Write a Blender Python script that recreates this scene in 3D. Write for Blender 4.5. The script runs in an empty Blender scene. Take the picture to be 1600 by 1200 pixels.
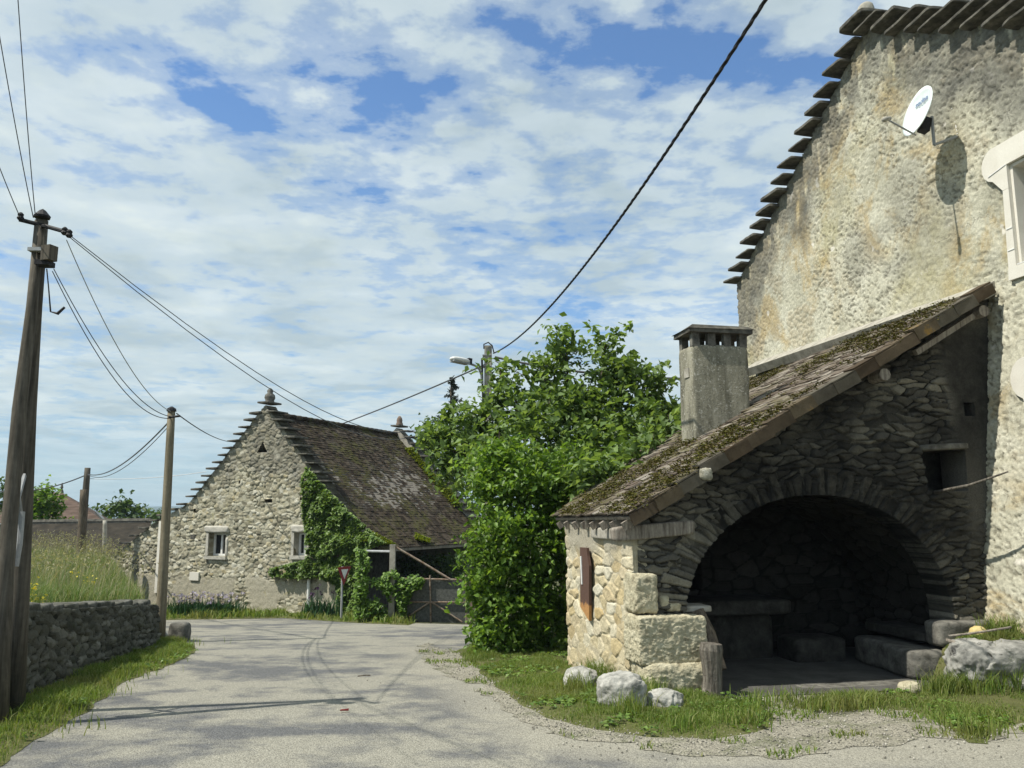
import bpy, math, random
import numpy as np
from mathutils import Vector
from mathutils.geometry import delaunay_2d_cdt

SC = bpy.context.scene
COL = SC.collection
R = math.radians
rng = np.random.default_rng(11)
random.seed(5)

# ------------------------------------------------------------------ camera
PITCH = R(9.13); EYE = 1.9; FPX = 1294.0
cam = bpy.data.cameras.new("camera"); camo = bpy.data.objects.new("camera", cam)
COL.objects.link(camo); SC.camera = camo
camo.location = (0, 0, EYE); camo.rotation_euler = (R(90) + PITCH, 0, 0)
cam.sensor_width = 36; cam.lens = FPX / 1600 * 36; cam.clip_start = .05; cam.clip_end = 20000

# ------------------------------------------------------------------ light
SUN = Vector((-.936 * .5635, -.353 * .5635, .826)).normalized()
sl = bpy.data.lights.new("sun", 'SUN'); sl.energy = 4.9; sl.angle = R(.53); sl.color = (1, .95, .84)
so = bpy.data.objects.new("sun", sl); COL.objects.link(so)
so.rotation_euler = SUN.to_track_quat('Z', 'Y').to_euler()
SC.view_settings.view_transform = 'Standard'; SC.view_settings.look = 'None'
SC.view_settings.exposure = 0.30; SC.view_settings.gamma = 1

SKYTINT = (.98, 1.25, 1.46, 1)
def build_world():
    w = bpy.data.worlds.new("World"); SC.world = w; w.use_nodes = True
    nt = w.node_tree; n = nt.nodes; L = nt.links.new
    bg = n['Background']; bg.inputs[1].default_value = .10
    sky = n.new('ShaderNodeTexSky'); sky.sky_type = 'NISHITA'; sky.sun_disc = False
    sky.sun_elevation = math.asin(SUN.z); sky.sun_rotation = math.atan2(SUN.x, SUN.y)
    sky.altitude = 300; sky.air_density = 1.0; sky.dust_density = .6; sky.ozone_density = 2.2
    tc = n.new('ShaderNodeTexCoord')
    sep = n.new('ShaderNodeSeparateXYZ'); L(tc.outputs['Generated'], sep.inputs[0])
    def math_(op, a, b=None, c=None):
        m = n.new('ShaderNodeMath'); m.operation = op
        for i, x in enumerate((a, b, c)):
            if x is None: continue
            if isinstance(x, (int, float)): m.inputs[i].default_value = x
            else: L(x, m.inputs[i])
        return m.outputs[0]
    z = math_('MAXIMUM', sep.outputs[2], .0)
    zz = math_('ADD', z, .06)
    px = math_('DIVIDE', sep.outputs[0], zz); py = math_('DIVIDE', sep.outputs[1], zz)
    cb = n.new('ShaderNodeCombineXYZ'); L(px, cb.inputs[0]); L(py, cb.inputs[1])
    def noise(sc, det, ro, dist=0., off=(0, 0, 0), stretch=(1, 1, 1)):
        mp = n.new('ShaderNodeMapping'); L(cb.outputs[0], mp.inputs[0])
        mp.inputs['Location'].default_value = off; mp.inputs['Scale'].default_value = stretch
        t = n.new('ShaderNodeTexNoise'); L(mp.outputs[0], t.inputs['Vector'])
        t.inputs['Scale'].default_value = sc; t.inputs['Detail'].default_value = det
        t.inputs['Roughness'].default_value = ro; t.inputs['Distortion'].default_value = dist
        return t.outputs[0]
    def ramp(x, stops, interp='EASE'):
        r = n.new('ShaderNodeValToRGB'); r.color_ramp.interpolation = interp
        el = r.color_ramp.elements
        while len(el) < len(stops): el.new(.5)
        for e_, (p, c) in zip(el, stops):
            e_.position = p; e_.color = (c, c, c, 1) if isinstance(c, (int, float)) else (*c, 1)
        L(x, r.inputs[0]); return r.outputs[0]
    big = noise(.75, 3, .5, 0, (3.1, 1.7, 0))
    mid = noise(3.1, 8, .56, .25, (7.3, 2.2, 0))
    fine = noise(11., 6, .6, .1, (1.3, 4.2, 0))
    cov = math_('ADD', math_('MULTIPLY', big, .34), math_('ADD', math_('MULTIPLY', mid, .42), math_('MULTIPLY', fine, .34)))
    pv_ = n.new('ShaderNodeTexVoronoi'); pv_.feature = 'SMOOTH_F1'; wv_ = n.new('ShaderNodeVectorMath'); wv_.operation = 'ADD'; sv_ = n.new('ShaderNodeVectorMath'); sv_.operation = 'SCALE'; nv_ = n.new('ShaderNodeTexNoise')
    L(cb.outputs[0], nv_.inputs['Vector']); nv_.inputs['Scale'].default_value = 4.; nv_.inputs['Detail'].default_value = 5.; L(nv_.outputs['Color'], sv_.inputs[0]); sv_.inputs['Scale'].default_value = .28
    L(cb.outputs[0], wv_.inputs[0]); L(sv_.outputs[0], wv_.inputs[1]); L(wv_.outputs[0], pv_.inputs['Vector']); pv_.inputs['Scale'].default_value = 7.5; pv_.inputs['Smoothness'].default_value = .35
    cov = math_('ADD', cov, math_('MULTIPLY', math_('SUBTRACT', .42, pv_.outputs['Distance']), .13))
    # openings in the cloud deck, where the blue shows through (deck coordinates)
    def hole(cx, cy, sx, sy, rot, amp):
        dx = math_('SUBTRACT', px, cx); dy = math_('SUBTRACT', py, cy)
        c_, s_ = math.cos(rot), math.sin(rot)
        a = math_('DIVIDE', math_('ADD', math_('MULTIPLY', dx, c_), math_('MULTIPLY', dy, s_)), sx)
        b = math_('DIVIDE', math_('SUBTRACT', math_('MULTIPLY', dy, c_), math_('MULTIPLY', dx, s_)), sy)
        r2 = math_('ADD', math_('MULTIPLY', a, a), math_('MULTIPLY', b, b))
        return math_('MULTIPLY', math_('EXPONENT', math_('MULTIPLY', r2, -1.)), amp)
    cov = math_('ADD', cov, .092)
    for h in HOLES: cov = math_('SUBTRACT', cov, hole(*h))
    cl = ramp(cov, [(.46, 0.), (.535, .42), (.63, .86), (.78, 1.)])
    # thin veil everywhere near the horizon
    hz = ramp(sep.outputs[2], [(0., .85), (.10, .80), (.28, .25), (.5, .06)])
    shade = noise(1.7, 5, .55, .2, (11.3, 5.2, 0))
    body = ramp(shade, [(.36, (4.2, 5.05, 5.25)), (.5, (5.2, 6.05, 6.2)), (.66, (6.2, 6.95, 6.95))])
    blue = n.new('ShaderNodeMix'); blue.data_type = 'RGBA'; blue.blend_type = 'MULTIPLY'; blue.inputs['Factor'].default_value = 1.; L(sky.outputs[0], blue.inputs['A']); blue.inputs['B'].default_value = SKYTINT
    veil = n.new('ShaderNodeMix'); veil.data_type = 'RGBA'
    L(math_('MULTIPLY', hz, .8), veil.inputs['Factor']); L(blue.outputs['Result'], veil.inputs['A'])
    veil.inputs['B'].default_value = (2.9, 4.0, 4.75, 1)
    mx = n.new('ShaderNodeMix'); mx.data_type = 'RGBA'
    hzf = ramp(sep.outputs[2], [(0., .2), (.045, .45), (.12, .95), (.3, 1.)])
    L(math_('MULTIPLY', cl, hzf), mx.inputs['Factor']); L(veil.outputs['Result'], mx.inputs['A']); L(body, mx.inputs['B'])
    L(mx.outputs['Result'], bg.inputs[0])
HOLES = [(-.61, 1.75, .11, .24, -.1, .20), (-.24, 1.68, .22, .13, -.45, .15), (.40, 1.50, .30, .12, .25, .15), (-.40, 2.12, .26, .14, -.3, .08), (.34, 1.90, .22, .16, .3, .08), (.75, 1.55, .2, .12, .2, .08), (-.75, 1.45, .1, .1, 0, .07), (-1.6, 2.6, .15, .3, 0, .09), (.05, 2.4, .3, .12, 0, .05)]
build_world()

# ------------------------------------------------------------------ photo geometry helpers
def ray(u, v):
    a = (u - 800) / FPX; b = (600 - v) / FPX
    return np.array([a, math.cos(PITCH) - b * math.sin(PITCH), math.sin(PITCH) + b * math.cos(PITCH)])
EYEP = np.array([0, 0, EYE])
def at(u, v, Y):
    r = ray(u, v); return EYEP + r * (Y / r[1])
def onplane(u, v, p0, n):
    r = ray(u, v); return EYEP + r * (np.dot(np.array(p0) - EYEP, n) / np.dot(r, n))
KY = np.array([-20, 0, 9.25, 16, 26, 40, 80, 3000.]); KZ = np.array([.5, .3, 0, -.36, -1.12, -1.9, -3.5, -12])
KM = np.array([(KZ[min(k + 1, 7)] - KZ[max(k - 1, 0)]) / (KY[min(k + 1, 7)] - KY[max(k - 1, 0)]) for k in range(8)])
def prof(y):
    y = np.asarray(y, float); i = np.clip(np.searchsorted(KY, y) - 1, 0, 6); h = KY[i + 1] - KY[i]; t = (y - KY[i]) / h
    return (2*t**3-3*t*t+1)*KZ[i]+(t**3-2*t*t+t)*h*KM[i]+(-2*t**3+3*t*t)*KZ[i+1]+(t**3-t*t)*h*KM[i+1]
def G(u, v):
    lo, hi = 1., 400.
    for _ in range(50):
        m = (lo + hi) / 2; p = at(u, v, m)
        if p[2] > prof(m): lo = m
        else: hi = m
    return at(u, v, lo)
def sstep(a, b, x):
    t = np.clip((x - a) / (b - a), 0, 1); return t * t * (3 - 2 * t)

# ------------------------------------------------------------------ numpy noise
def _hash(ix, iy, iz, seed):
    h = (ix.astype(np.int64) * 374761393 + iy.astype(np.int64) * 668265263 + iz.astype(np.int64) * 2147483647 + seed * 974711) & 0xffffffff
    h = ((h ^ (h >> 13)) * 1274126177) & 0xffffffff
    h = ((h ^ (h >> 16)) * 2246822519) & 0xffffffff
    return ((h ^ (h >> 15)) & 0xffffff) / float(0xffffff)
def vnoise(x, y, z=None, seed=0):
    x = np.asarray(x, float); y = np.asarray(y, float); z = np.zeros_like(x) if z is None else np.asarray(z, float)
    x, y, z = np.broadcast_arrays(x, y, z)
    ix, iy, iz = np.floor(x), np.floor(y), np.floor(z); fx, fy, fz = x - ix, y - iy, z - iz
    fx, fy, fz = (f * f * (3 - 2 * f) for f in (fx, fy, fz)); r = 0
    for a in (0, 1):
        for b in (0, 1):
            for c in (0, 1):
                r = r + _hash(ix + a, iy + b, iz + c, seed) * (fx if a else 1 - fx) * (fy if b else 1 - fy) * (fz if c else 1 - fz)
    return r
def fbm(x, y, z=None, seed=0, oct=4, ro=.5):
    s = 0; a = 1; t = 0; f = 1
    for o in range(oct):
        s = s + a * vnoise(np.asarray(x) * f, np.asarray(y) * f, None if z is None else np.asarray(z) * f, seed + o * 17); t += a; a *= ro; f *= 2.03
    return s / t
def voro(u, v, su, sv, seed=0, jit=.85, brick=.5):
    pv = v / sv; pu0 = u / su
    F1 = np.full(u.shape, 9.); F2 = np.full(u.shape, 9.); ID = np.zeros(u.shape); DU = np.zeros(u.shape); DV = np.zeros(u.shape)
    iv = np.floor(pv)
    for b in (-1, 0, 1):
        row = iv + b; sh = brick * np.mod(row, 2); pu = pu0 + sh; iu = np.floor(pu)
        for a in (-2, -1, 0, 1, 2):
            c = iu + a
            cx = c + .5 + (_hash(c, row, row * 0, seed) - .5) * jit; cy = row + .5 + (_hash(c, row, row * 0 + 7, seed) - .5) * jit
            dx, dy = pu - cx, pv - cy; ds = np.sqrt(dx * dx + dy * dy)
            ids = _hash(c, row, row * 0 + 13, seed)
            n1 = ds < F1
            F2 = np.where(n1, F1, np.minimum(F2, ds)); ID = np.where(n1, ids, ID); DU = np.where(n1, dx, DU); DV = np.where(n1, dy, DV); F1 = np.where(n1, ds, F1)
    return F2 - F1, ID, DU, DV

# ------------------------------------------------------------------ objects
def mesh_obj(name, V, F, mat=None, parent=None, smooth=False, attrs=None):
    me = bpy.data.meshes.new(name)
    V = np.asarray(V, float)
    if isinstance(F, np.ndarray):
        k = F.shape[1]; nf = len(F)
        me.vertices.add(len(V)); me.vertices.foreach_set('co', V.ravel().astype(np.float32))
        me.loops.add(nf * k); me.loops.foreach_set('vertex_index', F.ravel().astype(np.int32))
        me.polygons.add(nf); me.polygons.foreach_set('loop_start', np.arange(0, nf * k, k, dtype=np.int32))
        me.update(calc_edges=True)
    else:
        me.from_pydata([tuple(v) for v in V], [], [tuple(f) for f in F])
    if smooth: me.polygons.foreach_set('use_smooth', np.ones(len(me.polygons), bool))
    for k_, a in (attrs or {}).items():
        at_ = me.attributes.new(k_, 'FLOAT', 'POINT'); at_.data.foreach_set('value', np.asarray(a, np.float32))
    me.update()
    if mat: me.materials.append(mat)
    o = bpy.data.objects.new(name, me); COL.objects.link(o)
    if parent is not None: setparent(o, parent)
    return o
def setparent(o, p):
    o.parent = p   # parts keep world coordinates: only the Empties carry a location
    if p.type == 'EMPTY': o.matrix_parent_inverse = p.matrix_basis.inverted()
def tag(o, label, cat, group=None, kind=None):
    o['label'] = label; o['category'] = cat
    if group: o['group'] = group
    if kind: o['kind'] = kind
    return o
def thing(name, loc, label, cat, group=None):
    o = bpy.data.objects.new(name, None); COL.objects.link(o); o.location = tuple(float(x) for x in loc); o.empty_display_size = .2
    return tag(o, label, cat, group)
def struct(o): o['kind'] = 'structure'; return o

class MB:
    def __init__(s): s.V = []; s.F = []; s.n = 0
    def add(s, V, F):
        V = np.asarray(V, float); s.V.append(V); s.F += [tuple(int(i) + s.n for i in f) for f in F]; s.n += len(V); return s
    def box(s, c, size, X=(1, 0, 0), Z=(0, 0, 1), jit=0., taper=1.):
        X = np.array(X, float); X /= np.linalg.norm(X); Z = np.array(Z, float); Z = Z - X * np.dot(X, Z); Z /= np.linalg.norm(Z); Y = np.cross(Z, X)
        c = np.array(c, float); V = []
        for k in (-1, 1):
            for j in (-1, 1):
                for i in (-1, 1):
                    t = taper if k > 0 else 1
                    V.append(c + X * i * size[0] / 2 * t + Y * j * size[1] / 2 * t + Z * k * size[2] / 2 + (rng.random(3) - .5) * jit)
        return s.add(V, [(0, 2, 3, 1), (4, 5, 7, 6), (0, 1, 5, 4), (2, 6, 7, 3), (0, 4, 6, 2), (1, 3, 7, 5)])
    def tube(s, P, rad, n=8, cap=True):
        P = np.asarray(P, float); k = len(P); rad = np.broadcast_to(np.asarray(rad, float), (k,))
        T = np.gradient(P, axis=0); T /= np.linalg.norm(T, axis=1)[:, None] + 1e-9
        up = np.array([0, 0, 1.]) if abs(T[0][2]) < .9 else np.array([1., 0, 0]); V = []
        A = np.cross(T[0], up); A /= np.linalg.norm(A)
        for i in range(k):
            A = A - T[i] * np.dot(A, T[i]); A /= np.linalg.norm(A); B = np.cross(T[i], A)
            for j in range(n):
                a = 2 * math.pi * j / n; V.append(P[i] + (A * math.cos(a) + B * math.sin(a)) * rad[i])
        F = [(i * n + j, i * n + (j + 1) % n, (i + 1) * n + (j + 1) % n, (i + 1) * n + j) for i in range(k - 1) for j in range(n)]
        if cap: F += [tuple(range(n - 1, -1, -1)), tuple((k - 1) * n + j for j in range(n))]
        return s.add(V, F)
    def lathe(s, c, prof_, n=12, axis=(0, 0, 1)):
        Z = np.array(axis, float); Z /= np.linalg.norm(Z); a = np.array([1., 0, 0]) if abs(Z[0]) < .9 else np.array([0, 1., 0]); X = np.cross(Z, a); X /= np.linalg.norm(X); Y = np.cross(Z, X)
        V = [np.array(c) + (X * math.cos(2 * math.pi * j / n) + Y * math.sin(2 * math.pi * j / n)) * r_ + Z * h for r_, h in prof_ for j in range(n)]
        k = len(prof_)
        F = [(i * n + j, i * n + (j + 1) % n, (i + 1) * n + (j + 1) % n, (i + 1) * n + j) for i in range(k - 1) for j in range(n)]
        F += [tuple(range(n - 1, -1, -1)), tuple((k - 1) * n + j for j in range(n))]
        return s.add(V, F)
    def prism(s, poly, p0, eu, ev, en, th):
        p0, eu, ev, en = (np.array(q, float) for q in (p0, eu, ev, en)); n = len(poly)
        a = [p0 + eu * u + ev * v for u, v in poly]; b = [q + en * th for q in a]
        F = [tuple(range(n)), tuple(range(2 * n - 1, n - 1, -1))] + [(i, i + n, (i + 1) % n + n, (i + 1) % n) for i in range(n)]
        return s.add(a + b, F)
    def build(s, name, mat, parent=None, smooth=False):
        return mesh_obj(name, np.concatenate(s.V), s.F, mat, parent, smooth)

def rock_vf(c, size, X=(1, 0, 0), seed=0, n=9, sq=3.2, amp=.08, fr=2.2, Z=(0, 0, 1), pit=0., rid=0.):
    """A rough block: superellipsoid on a cube grid, roughened by noise."""
    X = np.array(X, float); X /= np.linalg.norm(X); Z = np.array(Z, float); Z = Z - X * np.dot(X, Z); Z /= np.linalg.norm(Z); Y = np.cross(Z, X)
    g_ = np.linspace(-1, 1, n); V = []; F = []; o = 0
    for ax in range(3):
        for sg in (-1, 1):
            U, W = np.meshgrid(g_, g_, indexing='ij'); Q = np.empty((n, n, 3)); Q[..., ax] = sg; Q[..., (ax + 1) % 3] = U; Q[..., (ax + 2) % 3] = W
            V.append(Q.reshape(-1, 3))
            for i in range(n - 1):
                for j in range(n - 1):
                    f = [o + i * n + j, o + (i + 1) * n + j, o + (i + 1) * n + j + 1, o + i * n + j + 1]
                    F.append(f if sg > 0 else f[::-1])
            o += n * n
    V = np.concatenate(V); key = {}; mp = []
    for q in np.round(V, 5):
        t = tuple(q); mp.append(key.setdefault(t, len(key)))
    W = np.array(list(key.keys())); F = [tuple(mp[i] for i in f) for f in F]
    W = W / (np.sum(np.abs(W) ** sq, axis=1) ** (1 / sq))[:, None]
    h = np.array(size) / 2; Pw = W * h
    sc = fr / max(size)
    dn = (fbm(Pw[:, 0] * sc + seed, Pw[:, 1] * sc, Pw[:, 2] * sc, seed, 4) - .5) * 2 + .45 * (fbm(Pw[:, 0] * sc * 4 + seed, Pw[:, 1] * sc * 4, Pw[:, 2] * sc * 4, seed + 5, 3) - .5)
    Pw = Pw * (1 + dn * amp * 2)[:, None]
    if rid: Pw = Pw * (1 - rid * np.abs(fbm(Pw[:, 0] * sc * 1.3 + seed, Pw[:, 1] * sc * 1.3, Pw[:, 2] * sc * 1.3 + 3, seed + 21, 4) - .5) * 2 + rid * .15)[:, None]
    if pit: Pw = Pw + W * (pit * (fbm(Pw[:, 0] * 30 + seed, Pw[:, 1] * 30, Pw[:, 2] * 30, seed + 9, 4, .65) - .5))[:, None]
    return np.array(c) + Pw[:, :1] * X + Pw[:, 1:2] * Y + Pw[:, 2:] * Z, F
def rock(name, c, size, mat, parent=None, **k):
    V, F = rock_vf(c, size, **k); return mesh_obj(name, V, F, mat, parent, True)

# ------------------------------------------------------------------ materials
def new_mat(name):
    m = bpy.data.materials.new(name); m.use_nodes = True
    return m, m.node_tree, m.node_tree.nodes['Principled BSDF']
class NT:
    def __init__(s, name):
        s.m, s.t, s.b = new_mat(name); s.n = s.t.nodes; s.L = s.t.links.new
        s.tc = s.n.new('ShaderNodeTexCoord').outputs['Object']
    def val(s, x, sock):
        if isinstance(x, (int, float)): sock.default_value = x
        elif isinstance(x, tuple): sock.default_value = (*x, 1) if len(x) == 3 else x
        else: s.L(x, sock)
    def noise(s, sc, det=4, ro=.55, dist=0, vec=None, stretch=None):
        v = vec or s.tc
        if stretch:
            mp = s.n.new('ShaderNodeMapping'); s.L(v, mp.inputs[0]); mp.inputs['Scale'].default_value = stretch; v = mp.outputs[0]
        t = s.n.new('ShaderNodeTexNoise'); s.L(v, t.inputs['Vector']); t.inputs['Scale'].default_value = sc; t.inputs['Detail'].default_value = det
        t.inputs['Roughness'].default_value = ro; t.inputs['Distortion'].default_value = dist; return t.outputs[0]
    def vor(s, sc, feat='F1', out='Distance', vec=None):
        t = s.n.new('ShaderNodeTexVoronoi'); t.feature = feat; s.L(vec or s.tc, t.inputs['Vector']); t.inputs['Scale'].default_value = sc; return t.outputs[out]
    def ramp(s, x, stops, interp='LINEAR'):
        r = s.n.new('ShaderNodeValToRGB'); r.color_ramp.interpolation = interp; el = r.color_ramp.elements
        while len(el) < len(stops): el.new(.5)
        for e_, (p, c) in zip(el, stops):
            e_.position = p; e_.color = (c, c, c, 1) if isinstance(c, (int, float)) else (*c, 1)
        s.L(x, r.inputs[0]); return r.outputs[0]
    def mix(s, f, a, b, mode='MIX'):
        m = s.n.new('ShaderNodeMix'); m.data_type = 'RGBA'; m.blend_type = mode
        s.val(f, m.inputs['Factor']); s.val(a, m.inputs['A']); s.val(b, m.inputs['B']); return m.outputs['Result']
    def math(s, op, a, b=0.):
        m = s.n.new('ShaderNodeMath'); m.operation = op; s.val(a, m.inputs[0]); s.val(b, m.inputs[1]); return m.outputs[0]
    def attr(s, nm):
        a = s.n.new('ShaderNodeAttribute'); a.attribute_name = nm; return a.outputs['Fac']
    def island(s):
        return s.n.new('ShaderNodeNewGeometry').outputs['Random Per Island']
    def bump(s, h, st=.5, dist=.02):
        b = s.n.new('ShaderNodeBump'); b.inputs['Strength'].default_value = st; b.inputs['Distance'].default_value = dist; s.L(h, b.inputs['Height']); s.L(b.outputs[0], s.b.inputs['Normal'])
    def done(s, col, ro=.9, spec=.25):
        s.val(col, s.b.inputs['Base Color']); s.val(ro, s.b.inputs['Roughness']); s.b.inputs['Specular IOR Level'].default_value = spec
        return s.m

def mottled(name, cols, sc=6., ro=.9, bump=.4, bd=.01, det=6, spec=.2, fine=40., stretch=None):
    s = NT(name); f = s.noise(sc, det, .62, .3, stretch=stretch)
    k = len(cols); c = s.ramp(f, [(.3 + .4 * i / max(k - 1, 1), q) for i, q in enumerate(cols)])
    f2 = s.noise(fine, 4, .6); c = s.mix(.35, c, s.ramp(f2, [(.3, .35), (.7, 1.)]), 'MULTIPLY')
    s.bump(s.math('ADD', f, s.math('MULTIPLY', f2, .4)), bump, bd); return s.done(c, ro, spec)

def stone_mat(name, pal, mortar, plaster=None, stain=(.05, .05, .045), nsc=9., bump=.5, bd=.012, lichen=None, fine=55.):
    s = NT(name); cell = s.attr('cell'); edge = s.attr('edge'); tone = s.attr('tone')
    k = len(pal); c = s.ramp(cell, [(i / (k - 1), q) for i, q in enumerate(pal)])
    n1 = s.noise(nsc, 6, .65, .2); n2 = s.noise(fine, 4, .6)
    c = s.mix(.55, c, s.ramp(n1, [(.3, .45), (.5, .95), (.72, 1.25)]), 'MULTIPLY')
    c = s.mix(s.ramp(edge, [(0., 1.), (.5, 0.)]), c, s.mix(.5, mortar, s.ramp(n1, [(.3, .4), (.7, 1.2)]), 'MULTIPLY'))
    if plaster is not None:
        pl = s.attr('plaster'); pc = s.mix(s.noise(2.2, 6, .65), plaster[0], plaster[1]); pc = s.mix(.4, pc, s.ramp(n2, [(.3, .5), (.7, 1.15)]), 'MULTIPLY')
        c = s.mix(pl, c, pc)
    if lichen is not None:
        lm = s.ramp(s.noise(3.1, 8, .7, .4), [(.58, 0.), (.68, 1.)]); c = s.mix(s.math('MULTIPLY', lm, lichen[1]), c, lichen[0])
    c = s.mix(.3, c, s.ramp(n2, [(.32, .4), (.68, 1.25)]), 'MULTIPLY')
    c = s.mix(s.math('MULTIPLY', tone, s.ramp(n1, [(.3, 1.), (.7, .6)])), c, stain)
    s.bump(s.math('ADD', n1, s.math('MULTIPLY', n2, .5)), bump, bd)
    return s.done(c, .93, .15)

def leaf_mat(name, cols, trans=.35, ro=.5, spec=.35, patch=None):
    s = NT(name); f = s.island(); k = len(cols)
    c = s.ramp(f, [(i / (k - 1), q) for i, q in enumerate(cols)])
    c = s.mix(.35, c, s.ramp(s.noise(1.6, 3), [(.35, .55), (.65, 1.2)]), 'MULTIPLY')
    if patch: c = s.mix(s.ramp(s.noise(patch[1], 5, .6), [(patch[2] - .06, 0.), (patch[2] + .08, patch[3])]), c, patch[0])
    s.done(c, ro, spec)
    tr = s.n.new('ShaderNodeBsdfTranslucent'); s.L(s.mix(1., c, (1.35, 1.3, .55), 'MULTIPLY'), tr.inputs[0])
    ms = s.n.new('ShaderNodeMixShader'); ms.inputs[0].default_value = trans
    s.L(s.b.outputs[0], ms.inputs[1]); s.L(tr.outputs[0], ms.inputs[2]); s.L(ms.outputs[0], s.n['Material Output'].inputs[0]); return s.m

def tile_mat(name, pal, moss, light=None, mossamt=.5):
    s = NT(name); f = s.island(); k = len(pal); c = s.ramp(f, [(i / (k - 1), q) for i, q in enumerate(pal)])
    n = s.noise(14, 6, .65); c = s.mix(.6, c, s.ramp(n, [(.3, .4), (.7, 1.3)]), 'MULTIPLY')
    if light: c = s.mix(s.math('MULTIPLY', s.ramp(s.noise(.9, 5, .6, 0, stretch=light[1]), [(.52, 0.), (.66, 1.)]), s.ramp(s.noise(18, 3, .6), [(.45, 0.), (.6, .8)])), c, light[0])
    mm = s.math('MULTIPLY', s.ramp(s.noise(1.1, 6, .65, .3), [(.48, 0.), (.62, mossamt)]), s.ramp(s.noise(11, 4, .6), [(.4, 0.), (.55, 1.)])); c = s.mix(mm, c, moss)
    s.bump(n, .5, .01); return s.done(c, .92, .15)

mat_dark = NT('dark_void'); mat_dark = mat_dark.done((.012, .012, .012), 1., 0.)
m_slab = mottled('lauze_slab', [(.045, .043, .038), (.11, .105, .09), (.19, .18, .15)], 7., bump=.6)
m_lime = mottled('limestone', [(.28, .245, .165), (.49, .45, .32), (.59, .55, .41)], 9., bump=1., bd=.03, fine=60)
m_rockw = mottled('white_rock', [(.13, .13, .12), (.35, .345, .315), (.52, .51, .47)], 6., bump=.9, bd=.02)
m_olddress = mottled('old_dressed_stone', [(.33, .315, .27), (.46, .44, .385), (.54, .52, .46)], 7., bump=.6, bd=.015, fine=40)
m_dressed = mottled('dressed_stone', [(.66, .63, .555), (.76, .735, .66)], 3., bump=.12, bd=.004, fine=120)
m_dirtystone = mottled('dark_stone', [(.06, .058, .05), (.14, .135, .12), (.24, .23, .20)], 7., bump=.8, bd=.02)
m_sootst = mottled('sooty_stone', [(.02, .019, .017), (.045, .043, .038), (.075, .072, .064)], 7., bump=.8, bd=.02)
m_wood = mottled('weathered_wood', [(.10, .085, .07), (.25, .22, .185), (.36, .33, .28)], 5., bump=.6, stretch=(6, 6, .6))
m_pole = mottled('pole_wood', [(.05, .044, .036), (.10, .089, .072), (.15, .135, .11)], 4., bump=.3, stretch=(8, 8, .35), fine=18)
m_polew = mottled('fresh_pole_wood', [(.12, .10, .068), (.21, .18, .125), (.28, .245, .175)], 4., bump=.3, stretch=(8, 8, .35), fine=20)
m_concrete = mottled('concrete', [(.22, .205, .175), (.36, .34, .29), (.46, .44, .39)], 6., bump=.4)
s = NT('chimney_render'); f = s.noise(2.2, 6, .65, .4, stretch=(2.4, 2.4, .5)); c = s.ramp(f, [(.34, (.115, .11, .085)), (.5, (.23, .22, .17)), (.66, (.33, .315, .25))]); c = s.mix(s.ramp(s.noise(24, 5, .7), [(.56, 0.), (.64, .8)]), c, (.46, .45, .40)); c = s.mix(s.ramp(s.noise(30, 5, .7), [(.34, .8), (.42, 0.)]), c, (.07, .07, .06))
zz_ = s.n.new('ShaderNodeSeparateXYZ'); s.L(s.tc, zz_.inputs[0]); c = s.mix(s.ramp(s.math('ADD', s.math('MULTIPLY', zz_.outputs[2], -.55), s.math('MULTIPLY', s.noise(9, 6, .7), .9)), [(-1.36, 0.), (.0, 0.)]), c, (.5, .49, .45)); s.bump(s.math('ADD', s.noise(16, 6, .65), s.noise(60, 4)), .7, .012); m_render = s.done(c, .95, .1)
m_metal = mottled('grey_metal', [(.25, .26, .27), (.4, .41, .42)], 5., ro=.45, bump=.05, spec=.5)
m_rust = mottled('rusty_steel', [(.13, .075, .045), (.26, .20, .15), (.36, .33, .29)], 9., ro=.8, bump=.3)
m_black = mottled('black_rubber', [(.012, .012, .014), (.03, .03, .033)], 20., ro=.6, bump=.1)
m_cable = mottled('cable_sheath', [(.05, .052, .056), (.09, .092, .10)], 20., ro=.55, bump=.05)
m_white = mottled('white_paint', [(.70, .70, .68), (.82, .82, .80)], 4., ro=.45, bump=.03, spec=.4, fine=15)
m_dish = mottled('dish_enamel', [(.70, .78, .77), (.78, .84, .83)], 2., ro=.35, bump=.02, spec=.5, fine=9)
m_bark = mottled('bark', [(.05, .04, .03), (.13, .105, .08), (.2, .17, .13)], 6., bump=.8, bd=.02, stretch=(5, 5, .8))
gl = NT('window_glass'); m_glass = gl.done((.015, .018, .02), .06, .6)
m_tile_oven = tile_mat('oven_roof_tile', [(.06, .05, .04), (.12, .095, .075), (.17, .145, .118), (.25, .225, .19)], (.085, .08, .024), None, .8)
m_tile_barn = tile_mat('barn_roof_tile', [(.022, .016, .011), (.038, .028, .019), (.058, .043, .030), (.088, .070, .052)], (.075, .075, .02), ((.10, .09, .078), (1.6, 1.6, .25)), .9)
m_verge = mottled('verge_tile_clay', [(.05, .037, .024), (.085, .064, .041), (.125, .098, .065)], 2.2, bump=.3, fine=45)
m_moss = leaf_mat('moss', [(.045, .05, .012), (.075, .078, .018), (.10, .09, .03), (.09, .068, .035)], .1, .95, .05)

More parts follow.
